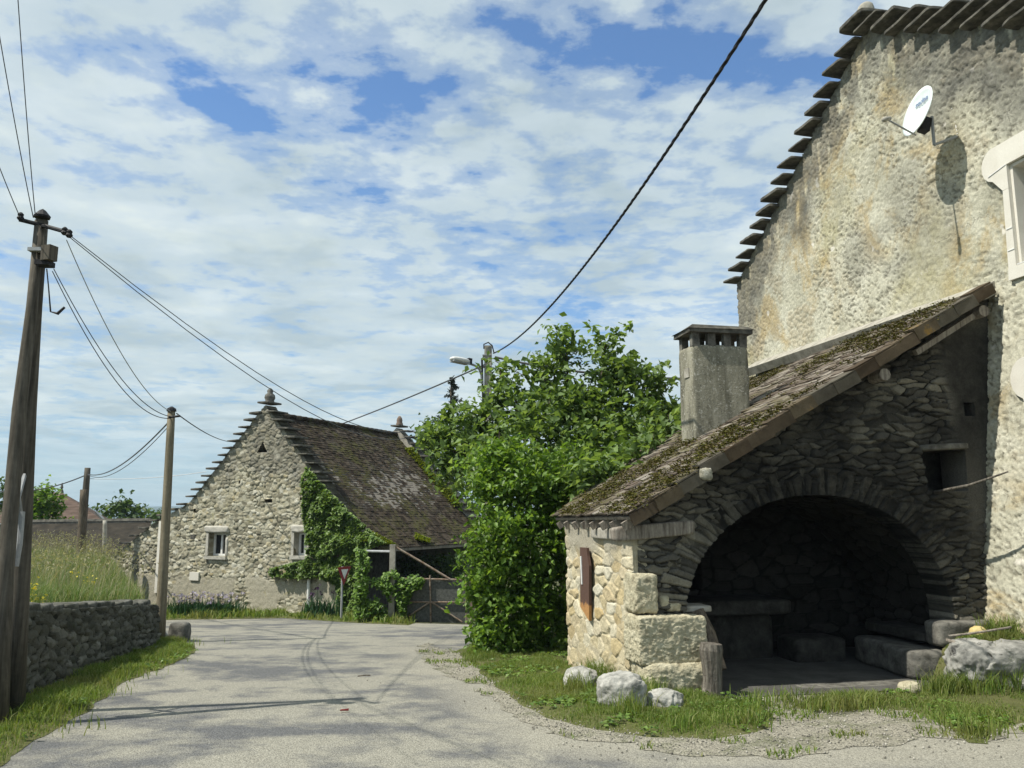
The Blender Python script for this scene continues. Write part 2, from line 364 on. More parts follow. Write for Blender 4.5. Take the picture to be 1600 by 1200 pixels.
# foliage
m_leaf_tree = leaf_mat('tree_leaf', [(.065, .115, .03), (.12, .195, .056), (.17, .26, .085), (.23, .33, .125)], .45)
m_leaf_ivy = leaf_mat('creeper_leaf', [(.055, .115, .016), (.105, .20, .028), (.155, .265, .044), (.22, .34, .07)], .45, .42)
m_leaf_barn = leaf_mat('barn_ivy_leaf', [(.06, .11, .022), (.105, .185, .036), (.16, .25, .055), (.21, .30, .08)], .35, .45)
m_leaf_yellow = leaf_mat('yellow_ivy_leaf', [(.11, .15, .015), (.18, .23, .025), (.25, .29, .045)], .35)
m_leaf_dark = leaf_mat('far_leaf', [(.035, .07, .02), (.065, .115, .032), (.10, .16, .048)], .35)
m_needle = leaf_mat('needle', [(.018, .03, .018), (.035, .05, .028), (.06, .07, .045)], .1)
m_grass = leaf_mat('grass_blade', [(.075, .13, .020), (.13, .205, .036), (.19, .26, .058), (.28, .29, .12)], .4, .6, .25, ((.24, .21, .09), .85, .57, .4))
m_meadow = leaf_mat('meadow_blade', [(.08, .145, .035), (.13, .21, .06), (.20, .25, .10), (.38, .36, .25)], .3, .7, .15)
m_iris = leaf_mat('iris_leaf', [(.018, .055, .022), (.035, .095, .035), (.06, .13, .05)], .25, .4)
m_petal = leaf_mat('iris_petal', [(.30, .27, .42), (.42, .38, .52), (.52, .49, .58)], .4)
m_petald = leaf_mat('dark_petal', [(.03, .012, .04), (.06, .025, .07)], .2)
m_yellow = leaf_mat('yellow_petal', [(.6, .5, .03), (.75, .62, .05)], .3)

# ------------------------------------------------------------------ foliage builders
def unit(a): return a / (np.linalg.norm(a, axis=-1, keepdims=True) + 1e-9)
def leaf_vf(P, size, up=.6, droop=.3, outward=None, wid=.62):
    n = len(P); size = np.broadcast_to(np.asarray(size, float), (n,))
    N = rng.normal(size=(n, 3)); N[:, 2] = np.abs(N[:, 2]) + up * 2
    if outward is not None: N = N * .55 + outward * 1.1
    N = unit(N); A = rng.normal(size=(n, 3)); A[:, 2] -= droop * 2; A = unit(A - N * np.sum(A * N, 1, keepdims=True)); S = np.cross(N, A)
    L_ = size[:, None]; W = L_ * wid * .5
    base = P - A * L_ * .5; tip = P + A * L_ * .5 - N * L_ * .12
    mid = P - A * L_ * .06
    l = mid + S * W + N * L_ * .10; r = mid - S * W + N * L_ * .10
    V = np.stack([base, l, tip, r], 1).reshape(-1, 3); i = np.arange(n)[:, None] * 4
    F = np.concatenate([i + np.array([[0, 2, 1]]), i + np.array([[0, 3, 2]])], 0)
    return V, F
def blades_vf(P, h, w, lean=.35, bias=(0, 0)):
    n = len(P); h = np.broadcast_to(np.asarray(h, float), (n,)); w = np.broadcast_to(np.asarray(w, float), (n,))
    a = rng.random(n) * 2 * np.pi; D = np.stack([np.cos(a), np.sin(a), a * 0], 1); ln = rng.normal(size=(n, 2)) * lean + np.array(bias)
    S = D * (w / 2)[:, None]; mid = P + np.stack([ln[:, 0] * h * .3, ln[:, 1] * h * .3, h * .58], 1); tip = P + np.stack([ln[:, 0] * h, ln[:, 1] * h, h * np.clip(1 - .3 * (ln ** 2).sum(1), .35, 1)], 1)
    V = np.stack([P - S, P + S, mid + S * .75, tip, mid - S * .75], 1).reshape(-1, 3); i = np.arange(n)[:, None] * 5
    F = np.concatenate([i + np.array([[0, 1, 2]]), i + np.array([[0, 2, 4]]), i + np.array([[4, 2, 3]])], 0); return V, F
def leaves(name, P, size, mat, parent=None, **k):
    V, F = leaf_vf(np.asarray(P), size, **k); return mesh_obj(name, V, F, mat, parent)
def blob_points(c, r, n, shell=.55):
    d = unit(rng.normal(size=(n, 3))); return np.array(c) + d * (np.array(r) * (shell + (1 - shell) * rng.random((n, 1)) ** .6))
def crown_points(blobs, per, nleaf, spread):
    """blobs: (centre, radii). Clumps on each blob's shell; leaves round each clump."""
    out = []
    for c, r in blobs:
        r = np.broadcast_to(np.asarray(r, float), (3,)); k = max(4, int(per * (r[0] * r[2]) ** .8))
        cc = blob_points(c, r, k, .35)
        for q in cc: out.append(q + rng.normal(size=(nleaf, 3)) * np.array([1, 1, .75]) * spread * (.5 + rng.random()))
    return np.concatenate(out)

def shoot_points(blobs, per, length, step=.05, up=.7, spread=.035):
    out = []
    for c, r in blobs:
        for _ in range(per):
            dr = rng.normal(size=3); dr[2] = abs(dr[2]) * .6 + up * .5; dr[1] -= .35; dr = unit(dr); p = np.array(c) + dr * np.array(r) * .8; L_ = length * (.4 + .8 * rng.random()); k = int(L_ / step); t = np.linspace(0, 1, k)[:, None]
            q = p + dr * L_ * t + np.array([0, 0, -1.]) * L_ * .45 * t ** 2.2; out.append(np.repeat(q, 2, 0) + rng.normal(size=(2 * k, 3)) * spread)
    return np.concatenate(out)

# ------------------------------------------------------------------ sheets
def sheet(name, parent, us, vs, posf, nrm, keep, hf, mat, thick=.3):
    U, V = np.meshgrid(us, vs, indexing='ij'); nrm = np.array(nrm, float)
    B = posf(U, V); h, at_ = hf(U, V); P = B + h[..., None] * nrm; nu, nv = U.shape
    uc = (U[1:, 1:] + U[:-1, :-1]) / 2; vc = (V[1:, 1:] + V[:-1, :-1]) / 2; K = keep(uc, vc)
    I = np.arange(nu * nv).reshape(nu, nv)
    q = np.stack([I[:-1, :-1], I[1:, :-1], I[1:, 1:], I[:-1, 1:]], -1)[K]
    N = nu * nv; Kp = np.pad(K, 1); S = []
    D = Kp[1:, 1:-1] != Kp[:-1, 1:-1]; i, j = np.nonzero(D); S.append(np.stack([I[i, j], I[i, j + 1], I[i, j + 1] + N, I[i, j] + N], 1))
    D = Kp[1:-1, 1:] != Kp[1:-1, :-1]; i, j = np.nonzero(D); S.append(np.stack([I[i, j], I[i + 1, j], I[i + 1, j] + N, I[i, j] + N], 1))
    F = np.concatenate([q] + S); Vt = np.concatenate([P.reshape(-1, 3), (B - nrm * thick).reshape(-1, 3)])
    used = np.unique(F); mp = np.full(2 * N, -1); mp[used] = np.arange(len(used))
    return mesh_obj(name, Vt[used], mp[F], mat, parent, True, {k: np.concatenate([a.ravel(), a.ravel()])[used] for k, a in at_.items()})

def frac_edge(poly, step=.12, amp=.05, fr=3., seed=0):
    P = np.array(poly, float); out = []
    for a, b in zip(P, np.roll(P, -1, 0)):
        k = max(1, int(np.linalg.norm(b - a) / step)); t = np.arange(k)[:, None] / k; out.append(a + (b - a) * t)
    Q = np.concatenate(out)
    dx = fbm(Q[:, 0] * fr, Q[:, 1] * fr, None, seed, 3) - .5; dy = fbm(Q[:, 0] * fr + 9, Q[:, 1] * fr + 5, None, seed + 3, 3) - .5
    return Q + np.stack([dx, dy], 1) * 2 * amp
def inpoly(x, y, poly):
    x = np.asarray(x, float); y = np.asarray(y, float); r = np.zeros(np.broadcast(x, y).shape, bool); n = len(poly)
    for i in range(n):
        x0, y0 = poly[i]; x1, y1 = poly[(i + 1) % n]
        if y0 == y1: continue
        c = (y0 > y) != (y1 > y); r ^= c & (x < (x1 - x0) * (y - y0) / (y1 - y0) + x0)
    return r
def ground_sheet(name, outline, zf, mat, step=.25, attrf=None, smooth=True):
    Q = outline; lo, hi = Q.min(0), Q.max(0)
    X, Y = np.meshgrid(np.arange(lo[0], hi[0], step), np.arange(lo[1], hi[1], step)); X = X.ravel() + (rng.random(X.size) - .5) * step * .3; Y = Y.ravel() + (rng.random(Y.size) - .5) * step * .3
    ins = inpoly(X, Y, Q); pts = np.concatenate([Q, np.stack([X, Y], 1)[ins]])
    r = delaunay_2d_cdt([Vector(p) for p in pts], [], [list(range(len(Q)))], 1, 1e-5)
    V = np.array([(v.x, v.y) for v in r[0]]); F = np.array([list(f) for f in r[2]])
    a = {k: f(V[:, 0], V[:, 1]) for k, f in (attrf or {}).items()}
    return mesh_obj(name, np.concatenate([V, zf(V[:, 0], V[:, 1])[:, None]], 1), F, mat, None, smooth, a)
def gpoly(pts): return [tuple(G(*p)[:2]) for p in pts]
def polydist(x, y, line):
    d = np.full(np.shape(x), 1e9); L_ = np.array(line, float)
    for a, b in zip(L_[:-1], L_[1:]):
        ab = b - a; t = np.clip(((x - a[0]) * ab[0] + (y - a[1]) * ab[1]) / (ab @ ab), 0, 1); d = np.minimum(d, np.hypot(x - a[0] - ab[0] * t, y - a[1] - ab[1] * t))
    return d

# ================================================================== SETTING
def bank(x, y):   # the earth bank at the foot of the house, right of the oven
    return .52 * sstep(4.75, 5.35, x + (y - 9.6) * .1) * sstep(9.1, 9.75, y)
def zverge(x, y): return prof(y) + .02 + .035 * fbm(np.asarray(x) * 2.5, np.asarray(y) * 2.5, None, 4) + bank(x, y)

s = NT('earth'); c = s.mix(s.noise(.8, 6, .65), (.055, .075, .025), (.12, .11, .06)); c = s.mix(.5, c, s.ramp(s.noise(20, 4), [(.3, .5), (.7, 1.2)]), 'MULTIPLY'); s.bump(s.noise(30, 4), .6, .02); m_earth = s.done(c, .95, .1)
xs = np.unique(np.concatenate([np.linspace(-3000, -60, 16), np.linspace(-60, 60, 161), np.linspace(60, 3000, 16)]))
ys = np.unique(np.concatenate([np.linspace(-60, 80, 201), np.linspace(80, 3200, 24)]))
X, Y = np.meshgrid(xs, ys, indexing='ij'); I = np.arange(X.size).reshape(X.shape)
Z = prof(np.clip(Y, -20, 3000)) - .05
F = np.stack([I[:-1, :-1], I[1:, :-1], I[1:, 1:], I[:-1, 1:]], -1).reshape(-1, 4)
struct(mesh_obj('ground', np.stack([X, Y, Z], -1).reshape(-1, 3), F, m_earth, None, True))

# road
s = NT('chip_seal_road'); st = s.attr('stain'); grv = s.attr('loose')
big = s.math('ADD', s.math('MULTIPLY', s.noise(.5, 7, .62, .6, stretch=(.8, 1.2, 1)), .55), s.math('MULTIPLY', s.noise(1.9, 6, .62, .3), .45)); fine = s.noise(60, 3, .6); sp = s.vor(95., 'F1', 'Color'); spd = s.vor(95., 'F1', 'Distance')
c = s.mix(s.ramp(big, [(.43, 0.), (.54, 1.)]), (.128, .13, .132), (.285, .274, .23))
c = s.mix(s.math('MULTIPLY', st, .55), c, (.125, .125, .125)); c = s.mix(s.math('MULTIPLY', grv, .9), c, (.31, .295, .245))
chip = s.ramp(sp, [(.0, .42), (.5, .95), (.9, 1.35)])
c = s.mix(.75, c, chip, 'MULTIPLY'); c = s.mix(.4, c, s.ramp(fine, [(.3, .55), (.7, 1.25)]), 'MULTIPLY')
s.bump(s.math('ADD', s.math('MULTIPLY', spd, -.7), fine), .75, .012); m_road = s.done(c, .9, .2)
GPL = [tuple(G(*q)[:2]) for q in [(655, 1014), (700, 1045), (745, 1070), (800, 1110), (880, 1150), (1000, 1172), (1230, 1180), (1400, 1160), (1640, 1150)]]
road_poly = [(-5.6, .8), (-5.9, 13.5), (-6.9, 16.4), (-10.5, 23.2), (-18, 34.5), (-15.4, 31.6), (-9.6, 27.3), (-6.9, 25.7), (-3.7, 23.4), (-1.2, 21.95), (3, 20.5), (13, 17.5), (14, 14.6), (3, 15.9), (-.2, 15.5), (-.3, 14), (.6, 11.5), (1.2, 8.8), (5.4, 9.1), (8.5, 7.6), (9, .8)]
tr1 = [G(*q)[:2] for q in [(470, 1010), (492, 1030), (505, 1060), (540, 1095), (600, 1130), (680, 1175), (720, 1215)]]
tr2 = [G(*q)[:2] for q in [(560, 1010), (470, 1028), (420, 1060), (370, 1100), (300, 1140)]]
tr3 = [G(*q)[:2] for q in [(305, 1055), (350, 1040), (420, 1030), (500, 1023), (600, 1025)]]
def stain(x, y):
    d = np.minimum(polydist(x, y, tr1), polydist(x, y, tr2)); v = .13 * (1 - sstep(.02, .30, d)) * sstep(.3, .6, fbm(x * 1.5, y * 1.5, None, 8)) + .3 * (1 - sstep(.03, .14, polydist(x, y, tr3)))
    return np.clip(v, 0, 1)
def loose(x, y):
    edge_ = (1 - sstep(.0, .9, polydist(x, y, GPL) + .7 * (fbm(x * 1.6, y * 1.6, None, 31, 4) - .5)))
    return np.clip(edge_ + .55 * sstep(.9, 2.2, x + (8 - y) * .12 + 1.2 * (fbm(x * .9, y * .9, None, 3) - .5)) * (1 - sstep(9.5, 13, y)) * .8, 0, 1)
struct(ground_sheet('road', frac_edge(road_poly, .3, .06, 1.5, 2), lambda x, y: prof(y), m_road, .14, {'stain': stain, 'loose': loose}))
# gravel along the verge
s = NT('loose_gravel'); sp = s.vor(48., 'F1', 'Color'); spd = s.vor(48., 'F1', 'Distance')
c = s.mix(s.noise(1.6, 6, .65), (.23, .215, .17), (.34, .32, .265)); c = s.mix(s.ramp(s.noise(2.6, 6, .7), [(.50, 0.), (.64, .6)]), c, (.085, .10, .04))
c = s.mix(.8, c, s.ramp(sp, [(0, .5), (.5, .95), (1, 1.35)]), 'MULTIPLY'); s.bump(s.math('MULTIPLY', spd, -1.), .9, .02); m_gravel = s.done(c, .92, .15)
gp = gpoly([(655, 1006), (700, 1012), (745, 1040), (790, 1080), (850, 1115), (1000, 1140), (1100, 1150), (1190, 1105), (1130, 1090), (1430, 1078), (1450, 1110), (1500, 1140), (1640, 1125), (1640, 1150), (1400, 1160), (1230, 1185), (1000, 1176), (880, 1150), (800, 1112), (745, 1075), (690, 1045), (655, 1022)])
gpf = frac_edge(gp, .05, .26, 2.6, 5)
struct(ground_sheet('gravel_shoulder', gpf, lambda x, y: prof(y) + .004, m_gravel, .2))
# verges
s = NT('turf_soil'); c = s.mix(s.noise(1.3, 7, .65), (.055, .085, .02), (.17, .15, .075)); c = s.mix(.5, c, s.ramp(s.noise(25, 4), [(.3, .5), (.7, 1.2)]), 'MULTIPLY'); s.bump(s.noise(35, 4), .8, .03); m_turf = s.done(c, .95, .1)
verge1 = frac_edge(gpoly([(712, 1018), (745, 1045), (790, 1085), (850, 1122), (930, 1140), (1010, 1150), (1100, 1156), (1180, 1146), (1215, 1122), (1190, 1104)]) + [(2.2, 9.0), (2.12, 9.75), (1.43, 9.66), (.78, 11.88), (.9, 12.6), (5, 17.3), (5.5, 18.6), (3, 16.8), (-.4, 15.6)], .08, .07, 2.6, 7)
verge2 = frac_edge(gpoly([(1235, 1108), (1340, 1110), (1420, 1110), (1475, 1134), (1512, 1160), (1540, 1162), (1562, 1140), (1640, 1120)]) + [(9, 8.4), (9, 12), (6.0, 10.6), (5.2, 10.3), (4.6, 9.75), (4.35, 9.5), (3.2, 9.2)], .08, .06, 2.6, 9)
verge3 = frac_edge(gpoly([(0, 1196), (10, 1183), (77, 1147), (133, 1113), (157, 1093), (200, 1063), (247, 1047), (293, 1027), (307, 1017), (293, 1003), (266, 999)]) + [(-6.3, 15.7), (-6.6, 14.5), (-5.7, 9), (-5.2, 5), (-3.5, 4.2)], .08, .07, 2.6, 12)
verge4 = frac_edge(gpoly([(255, 969), (350, 967.5), (440, 966), (500, 970), (590, 975), (640, 977)]) + [(-2.6, 23.6), (-4.2, 26.6), (-9.4, 29.2), (-14.5, 31.3), (-13.5, 30)], .2, .1, 1.5, 15)
def ztaper(o):
    return lambda x, y: prof(y) + .004 + (.016 + .035 * fbm(np.asarray(x) * 2.5, np.asarray(y) * 2.5, None, 4)) * sstep(.0, .3, polydist(x, y, np.concatenate([o, o[:1]]))) + bank(x, y)
for vv in (verge1, verge2, verge3, verge4): struct(ground_sheet('verge', vv, ztaper(vv), m_turf, .16))
# meadow on the higher ground behind the retaining wall
def zmead(x, y): return np.interp(y, [3, 9, 15, 30, 60], [.98, .90, .40, .50, .55]) + .1 * (fbm(np.asarray(x) * .6, np.asarray(y) * .6, None, 5) - .5)
mead = np.array([(-5.35, 3), (-5.62, 8.8), (-6.45, 15.1), (-13.6, 28.8), (-16.5, 33.8), (-60, 36), (-60, 3)])
struct(ground_sheet('meadow', frac_edge(mead, .6, .0), zmead, m_turf, .8))

# distant hills
hx = np.linspace(-2600, 1400, 161); hy = np.array([2300, 2450, 2600, 2750, 2900.]); hh = 26 + 14 * fbm(hx / 900, hx * 0 + 3, None, 3, 4)
V = [(x, y, (-12 if k in (0, 4) else h_ * (.6 if k != 2 else 1.))) for k, y in enumerate(hy) for x, h_ in zip(hx, hh)]
n = len(hx); F = np.array([[k * n + i, k * n + i + 1, (k + 1) * n + i + 1, (k + 1) * n + i] for k in range(4) for i in range(n - 1)])
m_hill = mottled('wooded_hill', [(.03, .05, .02), (.06, .09, .035)], .01, bump=0., fine=.05)
struct(mesh_obj('hills', V, F, m_hill, None, True))

# ================================================================== OVEN BUILDING
th = math.atan(240 / 1294.); d = np.array([-math.sin(th), math.cos(th), 0]); e = np.array([d[1], -d[0], 0]); ez = np.array([0, 0, 1.])
c0 = np.array([1.43, 9.66, 0]); prw = np.array([6.28, 10.56, 0])
NE = np.array([1.30, 9.33, 1.92]); NT_ = np.array([6.09, 10.23, 4.80]); FE = np.array([.62, 12.25, 1.90]); FT = np.array([5.06, 17.0, 4.75])
def fpos(s_, z_): return c0 + np.asarray(s_)[..., None] * e + np.asarray(z_)[..., None] * ez
oven = thing('bread_oven_house', c0, 'small stone oven building with large dark arch and mossy roof against the tall house', 'oven building')
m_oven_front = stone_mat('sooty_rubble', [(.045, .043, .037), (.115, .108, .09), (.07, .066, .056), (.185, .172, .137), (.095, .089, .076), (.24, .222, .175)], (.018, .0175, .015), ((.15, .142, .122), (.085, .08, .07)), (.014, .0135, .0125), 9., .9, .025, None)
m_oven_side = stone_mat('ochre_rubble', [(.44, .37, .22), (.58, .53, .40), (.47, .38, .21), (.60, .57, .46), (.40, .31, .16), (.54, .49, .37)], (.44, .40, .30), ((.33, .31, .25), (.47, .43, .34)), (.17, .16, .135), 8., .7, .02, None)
AC, AW, AS, AR = 2.27, 1.72, .70, 1.47
def arch_r(s_, z_):   # 1 on the arch's edge
    return np.where(z_ > AS, np.sqrt(((s_ - AC) / AW) ** 2 + ((z_ - AS) / AR) ** 2), np.abs(s_ - AC) / AW)
def keep_front(s_, z_):
    top = 1.86 + .597 * (s_ + .13); rgt = 4.45 + (z_ - .7) * .117
    k = (z_ < top) & (s_ < rgt) & (arch_r(s_, z_) > 1)
    k &= ~((s_ > 3.72 + (2.72 - z_) * .12) & (s_ < 4.32) & (z_ > 2.22) & (z_ < 2.73)); k &= ~((np.abs(s_ - 4.44) < .075) & (np.abs(z_ - 3.25) < .085)); return k
def h_front(s_, z_):
    wu = s_ + .10 * (fbm(s_ * 3, z_ * 3, None, 21) - .5); wv = z_ + .10 * (fbm(s_ * 3 + 8, z_ * 3, None, 22) - .5)
    wu = wu + .12 * (fbm(s_ * 1.3, z_ * 1.3, None, 25) - .5); wv = wv + .16 * (fbm(s_ * 1.5, z_ * 1.5, None, 26) - .5)
    e1, i1, du, dv = voro(wu, wv, .24, .075, 31, 1.)
    ang = np.arctan2((z_ - AS) / AR, (s_ - AC) / AW); rad = (arch_r(s_, z_) - 1) * 1.6; al = ang * 1.62
    e2, i2, du2, dv2 = voro(np.where(z_ > AS, al, z_) + .03 * (fbm(s_ * 5, z_ * 5, None, 5) - .5), rad, .082, .9, 77, .9, .0)
    ring = (rad < .25 + .22 * (i2 - .5) - .08 * sstep(3.2, 3.8, s_)) & (z_ > .9)
    ed = np.where(ring, e2 * .75, e1); ii = np.where(ring, i2, i1); du = np.where(ring, du2, du); dv = np.where(ring, dv2 * .4, dv)
    st = sstep(.05, .17, ed + .12 * (fbm(s_ * 22, z_ * 22, None, 44, 3) - .5)); tl = (np.mod(ii * 37.3, 1) - .5) * du + (np.mod(ii * 91.7, 1) - .5) * dv * 1.2
    fill = sstep(.38, .62, fbm(s_ * 1.6, z_ * 2., None, 45)) * .6
    h = np.maximum(st * (.022 + .04 * np.mod(ii * 17, 1)), fill * .018) + .06 * tl * st * (1 - .5 * fill) + .020 * (fbm(s_ * 14, z_ * 22, None, 41, 4, .6) - .5); st = np.maximum(st, .45 * fill)
    pl = sstep(4.05, 4.25, s_ + .25 * (fbm(s_ * 2, z_ * 2, None, 12) - .5) - .1 * (z_ < 2.2)) * .95 * sstep(.9, 2.3, z_ + 1.2 * (fbm(s_ * 3, z_ * 3, None, 18) - .5))
    h = h * (1 - pl) + pl * (.035 + .015 * fbm(s_ * 6, z_ * 6, None, 3))
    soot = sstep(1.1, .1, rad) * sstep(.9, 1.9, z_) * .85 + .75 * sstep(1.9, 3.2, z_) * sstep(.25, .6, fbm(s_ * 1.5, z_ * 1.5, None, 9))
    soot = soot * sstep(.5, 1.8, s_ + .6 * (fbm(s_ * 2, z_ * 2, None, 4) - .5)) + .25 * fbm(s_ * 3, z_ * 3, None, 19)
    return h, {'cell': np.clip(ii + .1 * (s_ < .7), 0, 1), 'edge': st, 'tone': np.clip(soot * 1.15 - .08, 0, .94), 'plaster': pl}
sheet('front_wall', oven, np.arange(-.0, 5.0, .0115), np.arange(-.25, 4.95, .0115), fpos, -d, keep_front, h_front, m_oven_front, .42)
# left wall
ldir = np.array([.78 - 1.43, 11.88 - 9.66, 0]); LL = np.linalg.norm(ldir); ldir /= LL; ln = np.array([-ldir[1], ldir[0], 0])
def h_left(u, z):
    wu = u + .06 * (fbm(u * 4, z * 4, None, 51) - .5); wv = z + .06 * (fbm(u * 4 + 3, z * 4, None, 52) - .5)
    e1, i1, du, dv = voro(wu, wv, .25, .15, 61, 1.); st = sstep(.01, .16, e1 + .10 * (fbm(u * 22, z * 22, None, 59, 3) - .5)); tl = (np.mod(i1 * 37.3, 1) - .5) * du + (np.mod(i1 * 91.7, 1) - .5) * dv
    pl = sstep(1.32, 1.62, z + .5 * (fbm(u * 3, z * 1.2, None, 56) - .5)) * .9
    fill = sstep(.40, .58, fbm(u * 2.2, z * 2.2, None, 58)) * .85; h = np.maximum(st * (.01 + .026 * np.mod(i1 * 17, 1)), fill * .016) + .035 * tl * st * (1 - .6 * fill) + .022 * (fbm(u * 14, z * 14, None, 55, 4, .6) - .5); st = np.maximum(st, .3 * fill); h = h * (1 - pl) + pl * (.04 + .02 * fbm(u * 7, z * 3, None, 3))
    return h, {'cell': i1, 'edge': st, 'tone': np.clip(pl * .55 * fbm(u * 5, z * .8, None, 71) * sstep(1.2, 1.75, z) + .25 * (fbm(u * 4, z * 4, None, 72) - .5), 0, .8), 'plaster': pl}
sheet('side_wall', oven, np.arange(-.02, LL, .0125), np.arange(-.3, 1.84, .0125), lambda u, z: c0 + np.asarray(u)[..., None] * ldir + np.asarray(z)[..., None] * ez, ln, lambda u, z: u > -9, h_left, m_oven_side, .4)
# rear wall (out of sight, closes the house)
A0 = c0 + ldir * LL; B0 = np.array([5.06, 16.8, 0]); rd = B0 - A0; rl = np.linalg.norm(rd); rd /= rl
MB().prism([(0, -.3), (rl, -.3), (rl, 4.5), (0, 1.75)], A0 + np.array([0, 0, 0]), rd, ez, np.cross(rd, ez), .4).build('rear_wall', m_dirtystone, oven)
# roof
def roofpt(a, b): return (NE * (1 - a) + FE * a) * (1 - b) + (NT_ * (1 - a) + FT * a) * b
up_n = np.cross(NT_ - NE, FE - NE); up_n /= np.linalg.norm(up_n); up_n *= np.sign(up_n[2])
V = []; F = []
mb = MB(); q = [NE, NT_, FT, FE]; mb.add([p - up_n * .02 for p in q] + [p - up_n * .055 for p in q], [(0, 1, 2, 3), (7, 6, 5, 4), (0, 4, 5, 1), (1, 5, 6, 2), (2, 6, 7, 3), (3, 7, 4, 0)]); roof = mb.build('roof', m_wood, oven)
mb = MB(); slope = unit(NT_ - NE); nr = 45
for r_ in range(nr):
    b = (r_ + .1) / nr; L0, L1 = roofpt(0, b), roofpt(1, b); ln_ = np.linalg.norm(L1 - L0); x = -.04 + rng.random() * .12; dr = (L1 - L0) / ln_
    while x < ln_ + .05:
        w = .15 + rng.random() * .05; p = L0 + dr * (x + w / 2) + slope * (.10 + (rng.random() - .5) * .03) + up_n * (.012 + .022 * rng.random())
        tiltv = unit(slope - up_n * (.085 + .05 * (rng.random() - .5)) + dr * (rng.random() - .5) * .05)
        mb.box(p, (.27, w * .97, .016), tiltv, up_n); x += w
mb.build('roof_tiles', m_tile_oven, oven)
mm = []
for _ in range(4200):
    a, b = rng.random(), rng.random()
    dens = fbm(np.array([a * 5.]), np.array([b * 6.]), None, 91)[0] + .12 * (1 - a) - .05
    if dens < .46 + .10 * rng.random(): continue
    c = roofpt(a, b) + up_n * .045; k = 14
    mm.append(c + rng.normal(size=(k, 3)) * np.array([.045, .045, .015]))
mo = leaves('moss', np.concatenate(mm), .018 + .024 * rng.random(len(mm) * 14), m_moss, oven, up=.9, droop=0, wid=.9); mo['kind'] = 'stuff'
m_vt = [m_verge, mottled('verge_tile_brown', [(.04, .028, .018), (.07, .05, .031), (.10, .077, .05)], 2.5, bump=.3, fine=45), mottled('verge_tile_grey', [(.055, .047, .035), (.09, .08, .06), (.13, .118, .095)], 2.5, bump=.3, fine=45), mottled('verge_tile_lichen', [(.055, .042, .026), (.085, .066, .04), (.11, .088, .058), (.30, .17, .022)], 3.2, bump=.3, fine=45)]
# verge tiles: L-shaped clay pieces along the near edge
nv = 17; vd = unit(NT_ - NE)
for i in range(nv):
    p = NE + (NT_ - NE) * ((i + .5) / nv) - d * (.03 + .03 * rng.random()) + up_n * (.02 + .03 * rng.random()); Lt = np.linalg.norm(NT_ - NE) / nv * 1.04
    if i < 3: p = p - up_n * .03 + d * .02
    mb = MB(); tv = unit(vd - up_n * .04); mb.box(p - up_n * .07, (Lt, .022, .135), tv, up_n, .008); mb.box(p + d * .09 + up_n * .012, (Lt, .19, .02), tv, up_n, .006); o = mb.build('verge_tile', m_vt[(i * 7 + i // 3) % 4], oven)
rock('mortar_lump', NE + (NT_ - NE) * (3.05 / nv) - d * .05 - up_n * .06, (.15, .09, .14), m_render, oven, seed=3, amp=.15, sq=3)
# lichen on the first verge tile
# rafters and purlins
for i in range(8):
    a = .05 + i * .125; p = roofpt(a, 0); MB().box(p + slope * .10 - up_n * .105, (.36, .055, .095), slope, up_n, .01).build('rafter_tail', m_wood, oven)
for b, nm in ((.655, 0), (.955, 1)):
    p = roofpt(0, b) - up_n * .22; MB().tube([p + d * .0, p + d * .5, p + d * 1.5], .075, 10).build('purlin', m_wood, oven)
p = roofpt(0, .93) - up_n * .12; MB().box(p + d * .12 - slope * .45 - up_n * .1, (1.0, .07, .07), slope, up_n).build('rafter', m_wood, oven)
MB().box(roofpt(.5, 1.01) + up_n * .07, (.34, 6.6, .16), slope, up_n, .03).build('mortar_fillet', m_concrete, oven)
# corner stones
rock('quoin_stone', c0 + e * .30 - d * .02 + ez * .555, (.80, .52, .52), m_lime, oven, X=e + d * .02, seed=4, sq=22, amp=.018, fr=4, n=64, pit=.034)
rock('quoin_stone', c0 + e * .36 - d * .09 + ez * .10, (.84, .54, .45), m_lime, oven, X=e, seed=9, sq=7, amp=.035, fr=3, n=56, pit=.034)
rock('quoin_stone', c0 + e * .05 + d * .05 + ez * 1.05, (.28, .42, .44), m_lime, oven, X=e, seed=14, sq=10, amp=.03, fr=4, n=34, pit=.032)
rock('quoin_stone', c0 + e * .30 + d * .02 + ez * .95, (.13, .16, .15), m_lime, oven, X=e, seed=15, sq=3, amp=.08, fr=3)
rock('quoin_stone', c0 + e * .42 + d * .02 + ez * .89, (.18, .16, .12), m_lime, oven, X=e, seed=16, sq=3, amp=.08, fr=3)
# wall plate at the corner
V, F_ = rock_vf(c0 + e * .18 - d * .04 + ez * 1.745, (.98, .16, .165), X=e + ez * .085, seed=21, sq=8, amp=.03, fr=5, n=12); mesh_obj('wall_plate', V, F_, m_wood, oven, True)
rock('lintel_stone', c0 + ldir * .6 + ln * .03 + ez * 1.70, (1.2, .12, .14), m_concrete, oven, X=ldir, seed=33, sq=8, amp=.03, fr=4)
rock('lintel_stone', fpos(np.array(4.02), np.array(2.765)) - d * .01, (.62, .3, .075), m_dirtystone, oven, X=e + ez * .05, seed=22, sq=8, amp=.04, fr=4)
